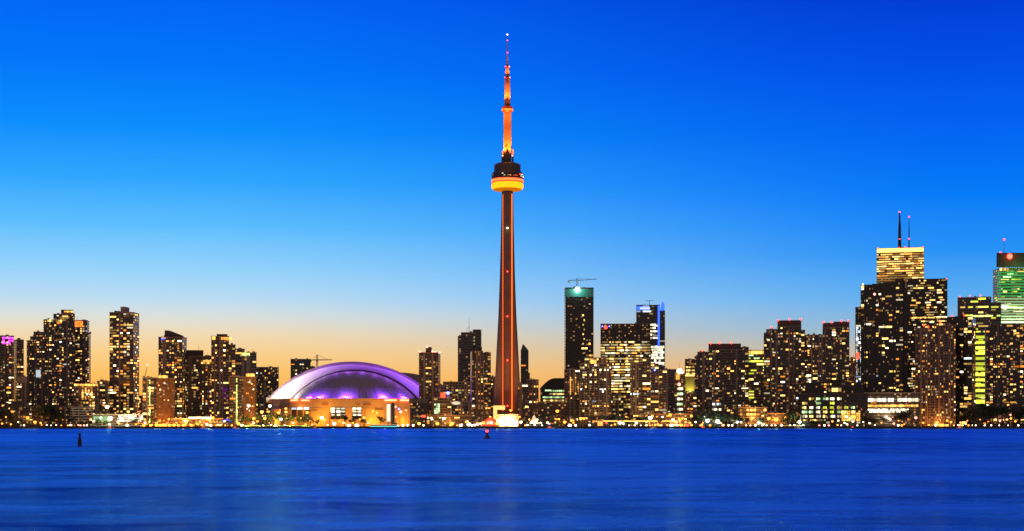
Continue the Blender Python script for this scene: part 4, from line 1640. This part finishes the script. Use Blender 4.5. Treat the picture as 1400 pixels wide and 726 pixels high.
# a slender luffing crane left of the sloped roof tower
def luffing():
    Y = 2320
    root = empty('luffing_crane', (wx(198, Y), Y, wz(541, Y)))
    tag(root, 'thin leaning crane with a pale lamp at its tip, in the left gap', 'crane')
    su = Y / F
    m = MB()
    m.tube((0, 0, 0), (0, 0, 27 * su), .6, n=5)
    m.build('mast', M['steel'], root)
    j = MB()
    j.tube((0, 0, 25 * su), (3.6 * su, 0, 41.5 * su), .5, .3, n=5)
    j.tube((-3, 0, 27 * su), (0, 0, 25 * su), .6, n=5)
    j.build('jib', M['steel'], root)
    b_ = MB()
    b_.ball((3.6 * su, -.6, 42 * su), 1.3)
    b_.build('tip_lamp', L['pink'], root)


luffing()

# ------------------------------------------------------------------ waterfront: tent, sign hall, canopy, boats
def shore_box(name, label, cat, x0, x1, y0, Y, mat, depth=12):
    root = empty(name, (wx((x0 + x1) / 2, Y), Y, GZ))
    tag(root, label, cat)
    return root, (x1 - x0) / 2 * Y / F, wz(y0, Y) - GZ


root, hw, h = shore_box('red_dome_hall', 'small arched waterfront hall with glowing red sign left of the needle tower', 'building', 659, 681, 571, 1740, None)
o = MB()
n = 14
for i in range(n):
    a0, a1 = math.pi * i / n, math.pi * (i + 1) / n
    p0, p1 = (-hw * math.cos(a0), h * math.sin(a0)), (-hw * math.cos(a1), h * math.sin(a1))
    o.face([(p0[0], -5, p0[1]), (p1[0], -5, p1[1]), (p1[0], 7, p1[1]), (p0[0], 7, p0[1])], 0, True)
    o.face([(p0[0], -5, 0), (p1[0], -5, 0), (p1[0], -5, p1[1]), (p0[0], -5, p0[1])])
o.build('arched_hall', M['redpaint'], root)
sg = MB()
n = 14
pts = [(-hw * .66 * math.cos(math.pi * i / n), 1.8 + h * .66 * math.sin(math.pi * i / n)) for i in range(n + 1)]
sg.face([(x, -5.3, z) for x, z in pts[::-1]])
sg.build('red_sign', L['redstrip'], root)
lt = MB()
for i, (a, b) in enumerate(((-3.2, -1.6), (-1.0, .6), (1.2, 2.8))):
    lt.box(a, b, -5.7, -5.4, 3.2, 6.6 if i == 1 else 5.6)
lt.build('sign_lettering', L['whitestrip'], root)
light('flood_light', (0, -9, 5), (1, .05, .03), 16000, .8, parent=root)

# blazing entrance at the tower foot
root, hw, h = shore_box('entrance_pavilion', 'blazing white entrance pavilion at the foot of the needle tower', 'pavilion', 678, 709, 567, 1860, None)
o = MB()
o.box(-hw, hw, 0, 10, 0, h)
o.box(-hw - 1, hw + 1, -1, 11, h, h + .7)
o.build('pavilion_body', M['s_beige'], root)
blaze = glow('blazing_entrance_glass', (1.0, .42, .13), 55, 8, 'AUTO')
for r_ in range(3):
    for c_ in range(7):
        if (r_, c_) in ((0, 0), (2, 6), (2, 0)):
            continue
        x = -hw + 1 + c_ * (2 * hw - 2) / 7
        q_ = MB()
        q_.box(x, x + (2 * hw - 2) / 7 - .5, -.5, -.1, .8 + r_ * 3.8, 3.9 + r_ * 3.8)
        q_.build('lit_glazing', blaze, root)
light('flood_light', (0, -10, 8), (1, .34, .14), 90000, 1.5, parent=root)
light('flood_light', (-4, 4, h + 4), (1, .35, .1), 16000, 1.5, parent=root)

root, hw, h = shore_box('light_board', 'angular white and yellow light board left of the needle tower entrance', 'sign', 674.5, 690.5, 554.5, 1850, None)
o = MB()
o.box(-hw, hw, 0, 1.2, h - 5, h)
o.box(-hw, -hw + 4.5, 0, 1.2, 0, h - 5)
o.build('lit_board', glow('yellow_white_board', (1, .58, .16), 1.5), root)
o = MB()
o.box(hw - 1, hw - .3, .3, 1, 0, h - 5)
o.box(-hw, hw, 1.25, 1.8, h - 5.4, h + .4)
o.build('board_frame', M['darksteel'], root)

root, hw, h = shore_box('marquee_tent', 'pointed white marquee tent right of the needle tower foot', 'tent', 724, 736.5, 567.5, 1780, None)
o = MB()
for (a, b) in (((-hw, -5), (hw, -5)), ((hw, -5), (hw, 5)), ((hw, 5), (-hw, 5)), ((-hw, 5), (-hw, -5))):
    o.face([(a[0], a[1], 3.6), (b[0], b[1], 3.6), (b[0] * .12, b[1] * .1, h), (a[0] * .12, a[1] * .1, h)], 0, True)
o.build('tent_roof', M['white'], root)
p = MB()
for x in (-hw, hw):
    for y in (-5, 5):
        p.tube((x, y, 0), (x, y, 3.8), .12)
p.build('tent_pole', M['steel'], root)
light('flood_light', (0, -9, 2), (1, .85, .5), 9000, .6, parent=root)

# lit walkway canopy
root, hw, h = shore_box('walkway_canopy', 'long walkway canopy with orange lit edge below the pale gridded condos', 'canopy', 824, 926, 575.6, 1728, None)
o = MB()
o.box(-hw, hw, -2, 2, h, h + .4)
o.build('canopy_roof', M['s_brown'], root)
o = MB()
o.box(-hw + .5, hw - .5, -2.3, -2.05, h - .5, h + .35)
o.build('light_edge', L['amberstrip'], root)
for i in range(14):
    o = MB()
    x = -hw + 1 + i * (2 * hw - 2) / 13
    o.tube((x, 0, 0), (x, 0, h), .14)
    o.build('canopy_post', M['steel'], root)
root, hw, h = shore_box('ticket_booth', 'square orange lit ticket booth at left end of walkway canopy', 'booth', 816.5, 824.5, 574, 1726, None)
o = MB()
o.box(-hw, hw, 0, 5, 0, h - .8)
o.box(-hw - .4, hw + .4, -.5, 5.4, h - .8, h)
o.build('booth_body', M['brickwall'], root)
o = MB()
o.box(-hw + .6, hw - .6, -.35, -.1, 1.2, h - 1.5)
o.build('lit_front', glow('orange_booth_front', (1, .30, .06), 2.2), root)

# brick chimney behind the trees, dark silo by the stadium
root, hw, h = shore_box('chimney_stack', 'thin dark chimney standing before the broad red lamped condo', 'chimney', 987.4, 990.2, 534, 1795, None)
o = MB()
o.lathe([(hw * 1.25, 0), (hw, h * .3), (hw * .85, h - 1), (hw * 1.05, h - 1), (hw * 1.05, h), (.05, h)], 14, smooth=False)
o.build('stack', M['timber'], root)
root, hw, h = shore_box('silo_tower', 'dark round pylon beside a white lit screen before the stadium wall', 'pylon', 534.5, 539.5, 550.5, 1800, None)
o = MB()
o.lathe([(hw * 1.3, 0), (hw, 4), (hw, h - 3), (hw * .7, h - .6), (.05, h)], 16)
o.build('pylon_shaft', M['darksteel'], root)
o = MB()
o.lathe([(hw * 1.05, h - 6), (hw * 1.15, h - 6), (hw * 1.15, h - 5), (hw * 1.05, h - 5)], 16)
o.build('pylon_ring', M['redpaint'], root)
root, hw, h = shore_box('light_screen', 'upright white lit screen left of the dark pylon', 'screen', 528.6, 533.6, 552.5, 1802, None)
o = MB()
o.box(-hw, hw, 0, .8, 6, h)
o.build('lit_face', L['whitestrip'], root)
o = MB()
o.box(-hw - .4, hw + .4, .85, 1.3, 5.4, h + .5)
o.box(-.4, .4, .2, .9, 0, 6)
o.build('screen_frame', M['redpaint'], root)


def hull(root, L_, B_, H_, mat, name='hull'):
    o = MB()
    n = 10
    for i in range(n):
        t0, t1 = i / n, (i + 1) / n

        def half(t):
            return B_ * (1 - max(0, (t - .6) / .4) ** 2) * (1 if t > .08 else .85)
        x0, x1 = -L_ / 2 + L_ * t0, -L_ / 2 + L_ * t1
        s0, s1 = H_ * (1 + .35 * t0 ** 3), H_ * (1 + .35 * t1 ** 3)
        for sg_ in (-1, 1):
            o.face([(x0, sg_ * half(t0) * .75, -.3), (x1, sg_ * half(t1) * .75, -.3), (x1, sg_ * half(t1), s1), (x0, sg_ * half(t0), s0)], 0, True)
        o.face([(x0, -half(t0), s0), (x1, -half(t1), s1), (x1, half(t1), s1), (x0, half(t0), s0)])
    o.face([(-L_ / 2, -B_ * .64, -.3), (-L_ / 2, B_ * .64, -.3), (-L_ / 2, B_ * .85, H_), (-L_ / 2, -B_ * .85, H_)])
    return o.build(name, mat, root)


root = empty('ferry', (wx(527, 1692), 1692, 0))
tag(root, 'long low ferry with cyan lit deck and pale roof moored before the stadium', 'ferry')
hull(root, 37, 3.6, 1.5, M['darksteel'])
o = MB()
o.box(-17, 14, -2.8, 2.8, 1.6, 3.6)
o.build('cabin', M['black'], root)
o = MB()
o.box(-16.6, 13.6, -3.05, -2.85, 2.0, 2.7)
o.build('cyan_deck_light', L['cyanstrip'], root)
o = MB()
o.box(-18, 15.5, -3.3, 3.3, 3.9, 4.3)
for i in range(9):
    o.tube((-17 + i * 4, -3, 1.6), (-17 + i * 4, -3, 4), .1, n=4)
o.build('roof_deck', M['white'], root)
o = MB()
o.box(-17.6, 15.2, -3.6, -3.35, 4.0, 4.35)
o.build('roof_light_edge', glow('pale_roof_light', (1, .62, .40), 1.0), root)
o = MB()
o.box(9, 13, -1.8, 1.8, 4.3, 6.3)
o.build('wheelhouse', M['s_grey'], root)

BOATS = [(151, 9, 'small white motor boat moored before the white pavilion'), (279, 8, 'small moored boat before the low orange marina hall'),
         (322, 7, 'small moored boat below the violet neon arc'), (431, 6, 'tiny moored boat left of the stadium glazing'), (752, 10, 'small sloop moored right of the marquee tent'),
         (893, 8, 'small motor boat below the walkway canopy'), (962, 11, 'dark moored boat with red cabin lights before the black boathouse'), (1092, 9, 'white sailing boat with lit leaning mast left of the glazed terminal'),
         (1166, 8, 'small dark boat moored at the right end of the terminal'), (1312, 7, 'small motor boat moored right of the orange flood lamp')]
for px, ln, lb in BOATS:
    Y = 1690 + (px % 7)
    root = empty('moored_boat', (wx(px, Y), Y, 0), R(px % 11 - 5))
    tag(root, lb, 'boat', 'boats moored along the quay')
    dark = 'dark' in lb
    hull(root, ln, ln * .16, .9, M['darksteel'] if dark else M['white'])
    o = MB()
    o.box(-ln * .25, ln * .12, -ln * .1, ln * .1, .9, 2.2)
    o.box(-ln * .3, ln * .16, -ln * .12, ln * .12, 2.2, 2.4)
    o.build('cabin', M['s_grey'], root)
    o = MB()
    o.box(-ln * .2, ln * .08, -ln * .1 - .1, -ln * .1 - .02, 1.3, 1.9)
    o.build('cabin_window', L['redstrip'] if 'red' in lb else W['amber'], root)
    if 'sloop' in lb or 'sailing' in lb:
        o = MB()
        o.tube((0, 0, .9), (2.6 if 'leaning' in lb else 0, 0, 15), .14, .08, 5)
        o.build('mast', glow('lit_mast', (1, .9, .6), 2.2) if 'lit' in lb else M['steel'], root)

DOCKS = [(90, 16, 'low timber dock before the open parking garage'), (240, 22, 'low timber dock before the left orange brick block'), (445, 26, 'low timber dock before the stadium glazing'),
         (590, 18, 'low timber dock before the orange lit shops'), (805, 24, 'low timber dock before the green lamped tower'), (1030, 20, 'low timber dock before the orange arcade building'), (1200, 18, 'low timber dock before the white lit podium')]
for px, ln, lb in DOCKS:
    root = empty('timber_dock', (wx(px, 1690), 1690, 0))
    tag(root, lb, 'dock', 'timber docks along the quay')
    o = MB()
    for k in range(int(ln)):
        o.box(-ln / 2 + k, -ln / 2 + k + .94, -3, 9.4, .75, .9)
    o.build('deck', M['timber'], root)
    for k in range(5):
        o = MB()
        o.lathe([(.18, -1.2), (.18, 1.7 + (k % 2) * .3), (.02, 1.75 + (k % 2) * .3)], 8, (-ln / 2 + .5 + k * (ln - 1) / 4, -3.25))
        o.build('post', M['timber'], root)

# ------------------------------------------------------------------ pile and buoy out on the water
Y = 291.0
root = empty('mooring_pile', (wx(109, Y), Y, 0))
tag(root, 'dark tapered timber pile standing in the water at the left', 'pile')
o = MB()
o.lathe([(.36, -1.5), (.37, .3), (.35, 1.0), (.33, 1.25), (.22, 1.45), (.20, 2.1), (.23, 2.2), (.22, 2.42), (.14, 2.5), (.02, 2.52)], 18)
o.build('timber_post', M['timber'], root)
o = MB()
for z in (.55, 1.15):
    o.lathe([(.375, z), (.40, z), (.40, z + .08), (.365, z + .08)], 18)
o.build('iron_band', M['darksteel'], root)
Y = 445.0
root = empty('channel_buoy', (wx(666, Y), Y, 0))
tag(root, 'dark channel buoy with a glowing red lamp floating before the needle tower', 'buoy')
o = MB()
o.lathe([(.4, -.6), (1.05, -.3), (1.18, .05), (1.15, .28), (.95, .36), (.5, .42), (.42, .5), (.1, .52)], 24)
o.build('float', M['darksteel'], root)
o = MB()
o.lathe([(.52, .42), (.44, 1.0), (.34, 1.5), (.30, 1.75), (.44, 1.78), (.44, 1.9), (.1, 1.92)], 16)
for k in range(4):
    a = math.pi / 4 + k * math.pi / 2
    o.tube((.8 * math.cos(a), .8 * math.sin(a), .35), (.34 * math.cos(a), .34 * math.sin(a), 1.8), .05, n=5)
o.build('lamp_tower', M['darksteel'], root)
o = MB()
o.ball((0, 0, 2.28), .40, 14, sq=.95)
o.build('red_lamp', L['red'], root)
o = MB()
o.lathe([(.30, 2.58), (.34, 2.62), (.2, 2.75), (.03, 2.95)], 12)
o.build('lamp_cap', M['darksteel'], root)
light('lamp_light', (0, -.7, 2.5), (1, .05, .03), 8, .2, parent=root)

# ------------------------------------------------------------------ lamps along the shore
PLACES = [(22, 'the dark shore house at far left'), (60, 'the stepped dark tower'), (96, 'the dim terrace'), (130, 'the open parking garage'), (194, 'the white pavilion'),
          (237, 'the left orange brick block'), (303, 'the low marina hall'), (318, 'the violet arc kiosk'), (350, 'the right orange brick block'), (371, 'the white windowed dark block'),
          (450, 'the left half of the stadium'), (505, 'the stadium glazing'), (560, 'the dark pylon'), (584, 'the dark boathouse by the stadium'), (646, 'the orange lit shops'), (676, 'the red sign hall'),
          (710, 'the needle tower entrance'), (737, 'the marquee tent'), (775, 'the podium wall'), (815, 'the green lamped tower'), (864, 'the left walkway canopy'), (927, 'the right walkway canopy'),
          (948, 'the blinding white lamp block'), (1011, 'the black boathouse and chimney'), (1050, 'the orange arcade building'), (1078, 'the low orange quay house'), (1100, 'the lit leaning mast'), (1189, 'the glazed terminal'),
          (1258, 'the white lit podium'), (1311, 'the ribbed brown condo'), (1340, 'the black joined condo'), (1500, 'the dark brown condo at right')]


def place(px):
    for x, n_ in PLACES:
        if px < x:
            return n_
    return PLACES[-1][1]


NUM = ['zeroth', 'first', 'second', 'third', 'fourth', 'fifth', 'sixth', 'seventh', 'eighth', 'ninth', 'tenth', 'eleventh', 'twelfth', 'thirteenth', 'fourteenth', 'fifteenth', 'sixteenth', 'seventeenth', 'eighteenth', 'nineteenth', 'twentieth', 'twenty first', 'twenty second', 'twenty third', 'twenty fourth']
O_, W_, G_, P_ = 'orange', 'white', 'green', 'pink'
LAMPS = [(3, 579, O_, 1.3), (8, 570, O_, 1.2), (15, 580, O_, 1.2), (17, 563, O_, 1.7), (25, 577, W_, .8), (33, 583, W_, 1.0), (38, 571, O_, 1.7), (48, 577, O_, 1.8), (57, 581, O_, .8), (64, 581, W_, .8), (70, 582, W_, .7), (77, 581, W_, .7),
         (84, 582, O_, .8), (107, 581, P_, 1.0), (110, 582.5, P_, 1.3), (115, 582.5, P_, 1.3), (119, 583, W_, 1.0), (138, 571, W_, 1.4), (146.5, 556, W_, 2.4), (151, 572, W_, 2.8), (150, 580, W_, 1.3), (163, 579, O_, 1.2), (174, 582, W_, 1.6), (186, 580, O_, 1.2),
         (197, 582, O_, 1.8), (206, 583, O_, 1.6), (214, 581, O_, 2.0), (219, 582, O_, 2.0), (226, 582.5, O_, 1.8), (231, 573, O_, 1.4), (232, 582, O_, 2.1), (238, 581, O_, 2.0), (244, 582.5, O_, 1.7), (251, 581, O_, 2.0), (262, 582, O_, 1.6), (269, 579, O_, 1.3), (276, 581, O_, 1.4), (282, 573, O_, 1.4), (283, 580, W_, 1.5), (291, 571, O_, 1.8), (296, 582, O_, 1.2),
         (308, 582, O_, 1.0), (317, 582.5, O_, 1.3), (326, 579, O_, 1.9), (331, 582, W_, 1.6), (340, 554.5, W_, 1.9), (347, 572, O_, 1.9), (352, 576, O_, 1.4), (358, 564, O_, 1.6), (362, 572, O_, 1.8), (369, 555, W_, 1.8),
         (371, 571, O_, 1.7), (381, 564, O_, 1.7), (384, 573, W_, 1.8), (404, 571, O_, 1.4), (412, 572, O_, 1.4), (420, 564, O_, 1.7), (427, 580, O_, 1.1), (440, 571, W_, 2.0), (444, 574, O_, 1.5), (448, 581, W_, .9),
         (457, 579, W_, 2.1), (464, 576, O_, 1.2), (470, 578, W_, 1.0), (477, 583, W_, 2.0), (488, 583, W_, 2.3), (492, 573, O_, 1.1), (498, 571, O_, 1.6), (503, 578, W_, .9),
         (508, 574, O_, 1.3), (510, 562, O_, 1.5), (515, 564, O_, 1.4), (541, 556, P_, 1.5), (545.5, 559, 'blue', 1.5), (548, 563, P_, 1.7), (555, 561, P_, 1.3), (551, 582, W_, 1.5), (557, 581, W_, 1.5),
         (565, 582, W_, 1.5), (573, 579, O_, 1.9), (579, 583, W_, 1.2), (590, 572, W_, 1.2), (598, 579, O_, 2.0), (607, 572, W_, 1.6), (618, 579, O_, 2.1), (625, 582, O_, 1.0), (630, 583, W_, 1.9), (637, 577, O_, 1.2), (641, 580, W_, 2.2), (645, 582, W_, 1.4),
         (649, 581, P_, 1.8), (653, 580, P_, 1.8), (657, 579, P_, 1.6), (661, 578, O_, 1.9), (679, 579, O_, 1.9), (665, 558, O_, 1.2), (688, 583, W_, 1.4), (698, 561, O_, 1.5), (702, 582, W_, 1.4), (696, 580, W_, 2.2),
         (712, 577, W_, 1.7), (718, 582, O_, 1.1), (731, 581, W_, 1.0), (741, 583, W_, .9), (751, 580, 'blue', .9), (762, 562, O_, 1.9), (760, 573, O_, 1.5), (764, 573, O_, 1.5), (772, 577, O_, 1.8),
         (779, 582, W_, 2.0), (787, 583, W_, 1.4), (794, 572, O_, 1.7), (798, 572, O_, 1.5), (806, 581, W_, 1.5), (829, 578, 'red', 1.5), (836, 582, O_, 1.0), (847, 578, W_, 1.9), (852, 579, W_, 1.5), (856, 570, O_, 1.3),
         (860, 582, W_, .8), (868, 582, W_, .8), (870, 578, W_, 1.6), (876, 582, W_, .7), (884, 582, W_, .8), (889, 571, W_, 2.3), (896, 582, O_, .8), (904, 582, W_, .8), (916, 567, O_, 1.8), (918, 582, W_, 2.2), (920, 574, W_, 1.8), (923, 577, O_, 1.6),
         (928, 572, O_, 1.2), (931, 581, O_, 2.0), (933, 572, O_, 1.4), (936, 583, O_, 1.2), (940, 582, 'red', 1.7), (942, 578, 'red', 1.4), (951, 577, W_, 1.3), (957, 583, P_, .9), (967, 575, G_, 2.3), (981, 576, G_, 2.3), (984, 578, W_, 1.2), (988, 582, P_, 1.5),
         (996, 582, W_, 1.2), (1001, 582, W_, 1.2), (1008, 577, G_, 1.5), (1013, 577, W_, 1.3), (1020, 582, W_, .8), (1026, 582, W_, .8), (1030, 571, O_, 1.4), (1037, 578, G_, 1.6), (1042, 582, W_, .9), (1048, 582, W_, .9),
         (1051, 572, O_, 2.0), (1055, 582, W_, .9), (1061, 573, O_, 2.5), (1060, 582, W_, .9), (1068, 582, W_, .9), (1074, 571, O_, 1.6), (1080, 582, W_, .9), (1086, 581, W_, 1.1), (1093, 577, G_, 1.8), (1098, 581, W_, 1.0),
         (1120, 582, P_, 1.1), (1127, 582, W_, 1.3), (1133, 582, P_, 1.3), (1138, 576, O_, 1.4), (1145, 581, O_, 1.2), (1150, 582, W_, .8), (1158, 580, W_, 1.1), (1166, 576, W_, 1.4), (1172, 582, W_, .9), (1180, 577, W_, .8),
         (1196, 581, W_, .8), (1205, 578, O_, 1.0), (1215, 572, P_, 1.6), (1221, 571, P_, 1.7), (1222, 579, P_, 1.5), (1228, 582, W_, 1.4), (1236, 580, O_, .9), (1241, 572, P_, 1.7), (1252, 571, P_, 1.7),
         (1262, 578, O_, 1.3), (1270, 581, O_, 1.2), (1279, 582, W_, 1.2), (1287, 582, O_, 2.8), (1294, 582, O_, 1.4), (1300, 577, O_, 1.4), (1304, 582, O_, 1.0), (1310, 581, W_, 1.1),
         (1320, 580, W_, .8), (1328, 567, P_, 1.6), (1334, 582, W_, .9), (1346, 582, W_, .9), (1355, 582, W_, 1.0), (1367, 575, P_, 1.5), (1366, 582, W_, .8), (1381, 567, P_, 1.5), (1382, 572, O_, 1.4), (1388, 576, O_, 1.4), (1392, 582, W_, 1.1), (1378, 582, W_, .7)]
random.seed(3)
for _ in range(78):         # extra small lamps added at random to thicken the shoreline glow
    c_px = random.choice((random.uniform(190, 310), random.uniform(330, 720), random.uniform(720, 1080), random.uniform(0, 1340)))
    LAMPS.append((c_px, random.choice((582, 581, 580, 578, 575, 570)), random.choice((O_, O_, O_, W_)), random.uniform(.8, 1.5)))
cnt = {}
for px, py, c, r in LAMPS:
    cnt[(place(px), c)] = cnt.get((place(px), c), 0) + 1
seen = {}
WORD = {'orange': 'orange', 'white': 'white', 'green': 'green white', 'pink': 'pinkish', 'red': 'red', 'blue': 'blue'}
for px, py, c, r in sorted(LAMPS):
    Y = 1712 + (584 - py) * 2.2 + random.uniform(0, 6)
    h = max(1.6, wz(py, Y) - GZ)
    root = empty('street_lamp', (wx(px, Y), Y, GZ))
    key = (place(px), c)
    seen[key] = seen.get(key, 0) + 1
    w_ = WORD[c]
    tall = 'tall ' if h > 14 else ('low ' if h < 3.2 else '')
    if cnt[key] == 1:
        lb = f'only {w_} street lamp on the shore before {key[0]}'
    else:
        lb = f'{tall}{w_} lamp before {key[0]}, {NUM[seen[key]]} from the left'
    tag(root, lb, 'street lamp', 'street lamps along the waterfront')
    rr = r * (.95 if r >= 1.6 else .8)  # globes larger than real lamp heads, standing in for their glare
    p = MB()
    p.tube((0, 0, 0), (0, 0, h - rr * .5), .16, .10, 6)
    p.lathe([(.3, 0), (.3, .5), (.16, .7)], 8)
    p.tube((0, 0, h - rr * .6), (0, -.3, h - rr * .3), .12, n=5)
    p.build('post', M['darksteel'], root)
    gmb = MB()
    gmb.ball((0, -.4, h), rr, 12, sq=.9)
    gmb.build('lamp_globe', L[c], root)
    cp = MB()
    cp.lathe([(rr * .75, h + rr * .62), (rr * .5, h + rr * .85), (.05, h + rr * 1.05)], 8, (0, -.4))
    cp.build('lamp_cap', M['darksteel'], root)
    if r >= 1.5:
        colr = {'orange': (1, .36, .05), 'white': (1, .8, .5), 'green': (.7, 1, .7), 'pink': (1, .4, .35)}.get(c, (1, 1, 1))
        light('lamp_light', (0, -.4 - rr - .6, h), colr, (9500 if c == 'orange' else 5000) * r, rr, parent=root)
# the orange flood lamp at the foot of the ribbed condo is built above as a lamp of the row

# ------------------------------------------------------------------ trees
def tree_meshes(seed, leafmat, tall):
    rnd = random.Random(seed)
    t = MB()
    H_ = 1.0
    t.tube((0, 0, 0), (.01, 0, .42), .035, .022, 7)
    tips = []
    for i in range(7):
        a = i * 2.4 + rnd.uniform(-.4, .4)
        z0 = rnd.uniform(.22, .42)
        rr = rnd.uniform(.14, .30)
        p1 = (rr * math.cos(a), rr * math.sin(a), z0 + rnd.uniform(.15, .38) * tall)
        t.tube((.005, 0, z0), p1, .016, .006, 5)
        tips.append(p1)
    tips.append((0, 0, .75))
    c = MB()
    for tp in tips:
        for _ in range(3):
            ox, oy, oz = (rnd.gauss(0, .07) for _ in range(3))
            cx, cy, cz = tp[0] + ox, tp[1] + oy, tp[2] + oz + .04
            rad = rnd.uniform(.07, .14)
            for _k in range(26):
                v = Vector((rnd.gauss(0, 1), rnd.gauss(0, 1), rnd.gauss(0, 1))).normalized() * rad * rnd.uniform(.5, 1.1)
                q = Vector((cx, cy, cz)) + v
                n_ = Vector((rnd.gauss(0, 1), rnd.gauss(0, 1), rnd.gauss(0, 1) + .4)).normalized()
                u = n_.orthogonal().normalized() * rnd.uniform(.018, .036)
                w = n_.cross(u).normalized() * rnd.uniform(.018, .036)
                c.face([q - u - w, q + u - w * .4, q + u * .6 + w, q - u * .8 + w * .7])
    return t.mesh('trunk', [M['bark']]), c.mesh('crown', [leafmat])


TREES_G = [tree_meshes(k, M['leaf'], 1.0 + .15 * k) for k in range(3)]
TREES_D = [tree_meshes(10 + k, M['leafunlit'], 1.0 + .15 * k) for k in range(3)]
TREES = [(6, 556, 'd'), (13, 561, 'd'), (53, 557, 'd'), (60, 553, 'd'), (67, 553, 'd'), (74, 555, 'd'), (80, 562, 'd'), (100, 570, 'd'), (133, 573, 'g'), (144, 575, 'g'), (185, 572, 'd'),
         (318, 571, 'g'), (336, 567, 'g'), (344, 570, 'g'), (355, 566, 'g'), (366, 568, 'g'), (375, 564, 'g'), (386, 568, 'g'), (396, 567, 'g'), (409, 568, 'g'), (417, 567, 'g'), (424, 570, 'd'), (434, 573, 'd'),
         (471, 568, 'd'), (482, 571, 'd'), (497, 572, 'd'), (520, 570, 'd'), (566, 573, 'g'), (650, 573, 'd'), (719, 574, 'd'), (757, 571, 'd'), (785, 572, 'd'), (838, 569, 'd'), (846, 566, 'd'), (853, 570, 'd'), (872, 570, 'd'), (880, 567, 'd'), (900, 569, 'd'),
         (948, 570, 'd'), (955, 566, 'd'), (962, 563, 'd'), (971, 565, 'd'), (977, 562, 'd'), (985, 566, 'd'), (995, 567, 'd'), (1003, 566, 'd'), (1011, 569, 'd'), (1022, 572, 'd'), (1040, 571, 'g'), (1071, 569, 'd'), (1079, 564, 'g'), (1086, 568, 'g'),
         (1112, 574, 'd'), (1141, 574, 'd'), (1186, 568, 'd'), (1194, 571, 'd'), (1208, 571, 'd'), (1224, 566, 'd'), (1232, 563, 'd'), (1240, 562, 'd'), (1248, 565, 'd'), (1314, 566, 'd'), (1322, 562, 'd'), (1331, 560, 'd'),
         (1341, 556, 'd'), (1349, 554, 'd'), (1357, 557, 'd'), (1366, 555, 'd'), (1374, 559, 'd'), (1384, 557, 'd'), (1393, 560, 'd'), (1402, 557, 'd')]
tc = {}
for px, py, kd in TREES:
    tc[(place(px), kd)] = tc.get((place(px), kd), 0) + 1
ts = {}
rnd = random.Random(8)
for i, (px, py, kd) in enumerate(sorted(TREES)):
    Y = 1722 + rnd.uniform(0, 34)
    h = wz(py, Y) - GZ
    root = empty('shore_tree', (wx(px, Y), Y, GZ), rnd.uniform(0, 6.28))
    key = (place(px), kd)
    ts[key] = ts.get(key, 0) + 1
    w_ = 'green lit leafy tree' if kd == 'g' else 'dark leafy tree'
    lb = f'{w_} standing alone before {key[0]}' if tc[key] == 1 else f'{w_} before {key[0]}, {NUM[ts[key]]} from the left'
    tag(root, lb, 'tree', 'trees along the waterfront')
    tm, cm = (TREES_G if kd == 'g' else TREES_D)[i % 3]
    sxy = h * rnd.uniform(.95, 1.3)
    for nm, me in (('trunk', tm), ('crown', cm)):
        o = bpy.data.objects.new(nm, me)
        COL.objects.link(o)
        o.parent = root
        o.scale = (sxy, sxy, h / .95)
# park lamps among the green trees
for px in (337, 356, 378, 398, 416):
    light('park_light', (wx(px, 1716), 1716, 5), (.85, .9, .22), 15000, .6)
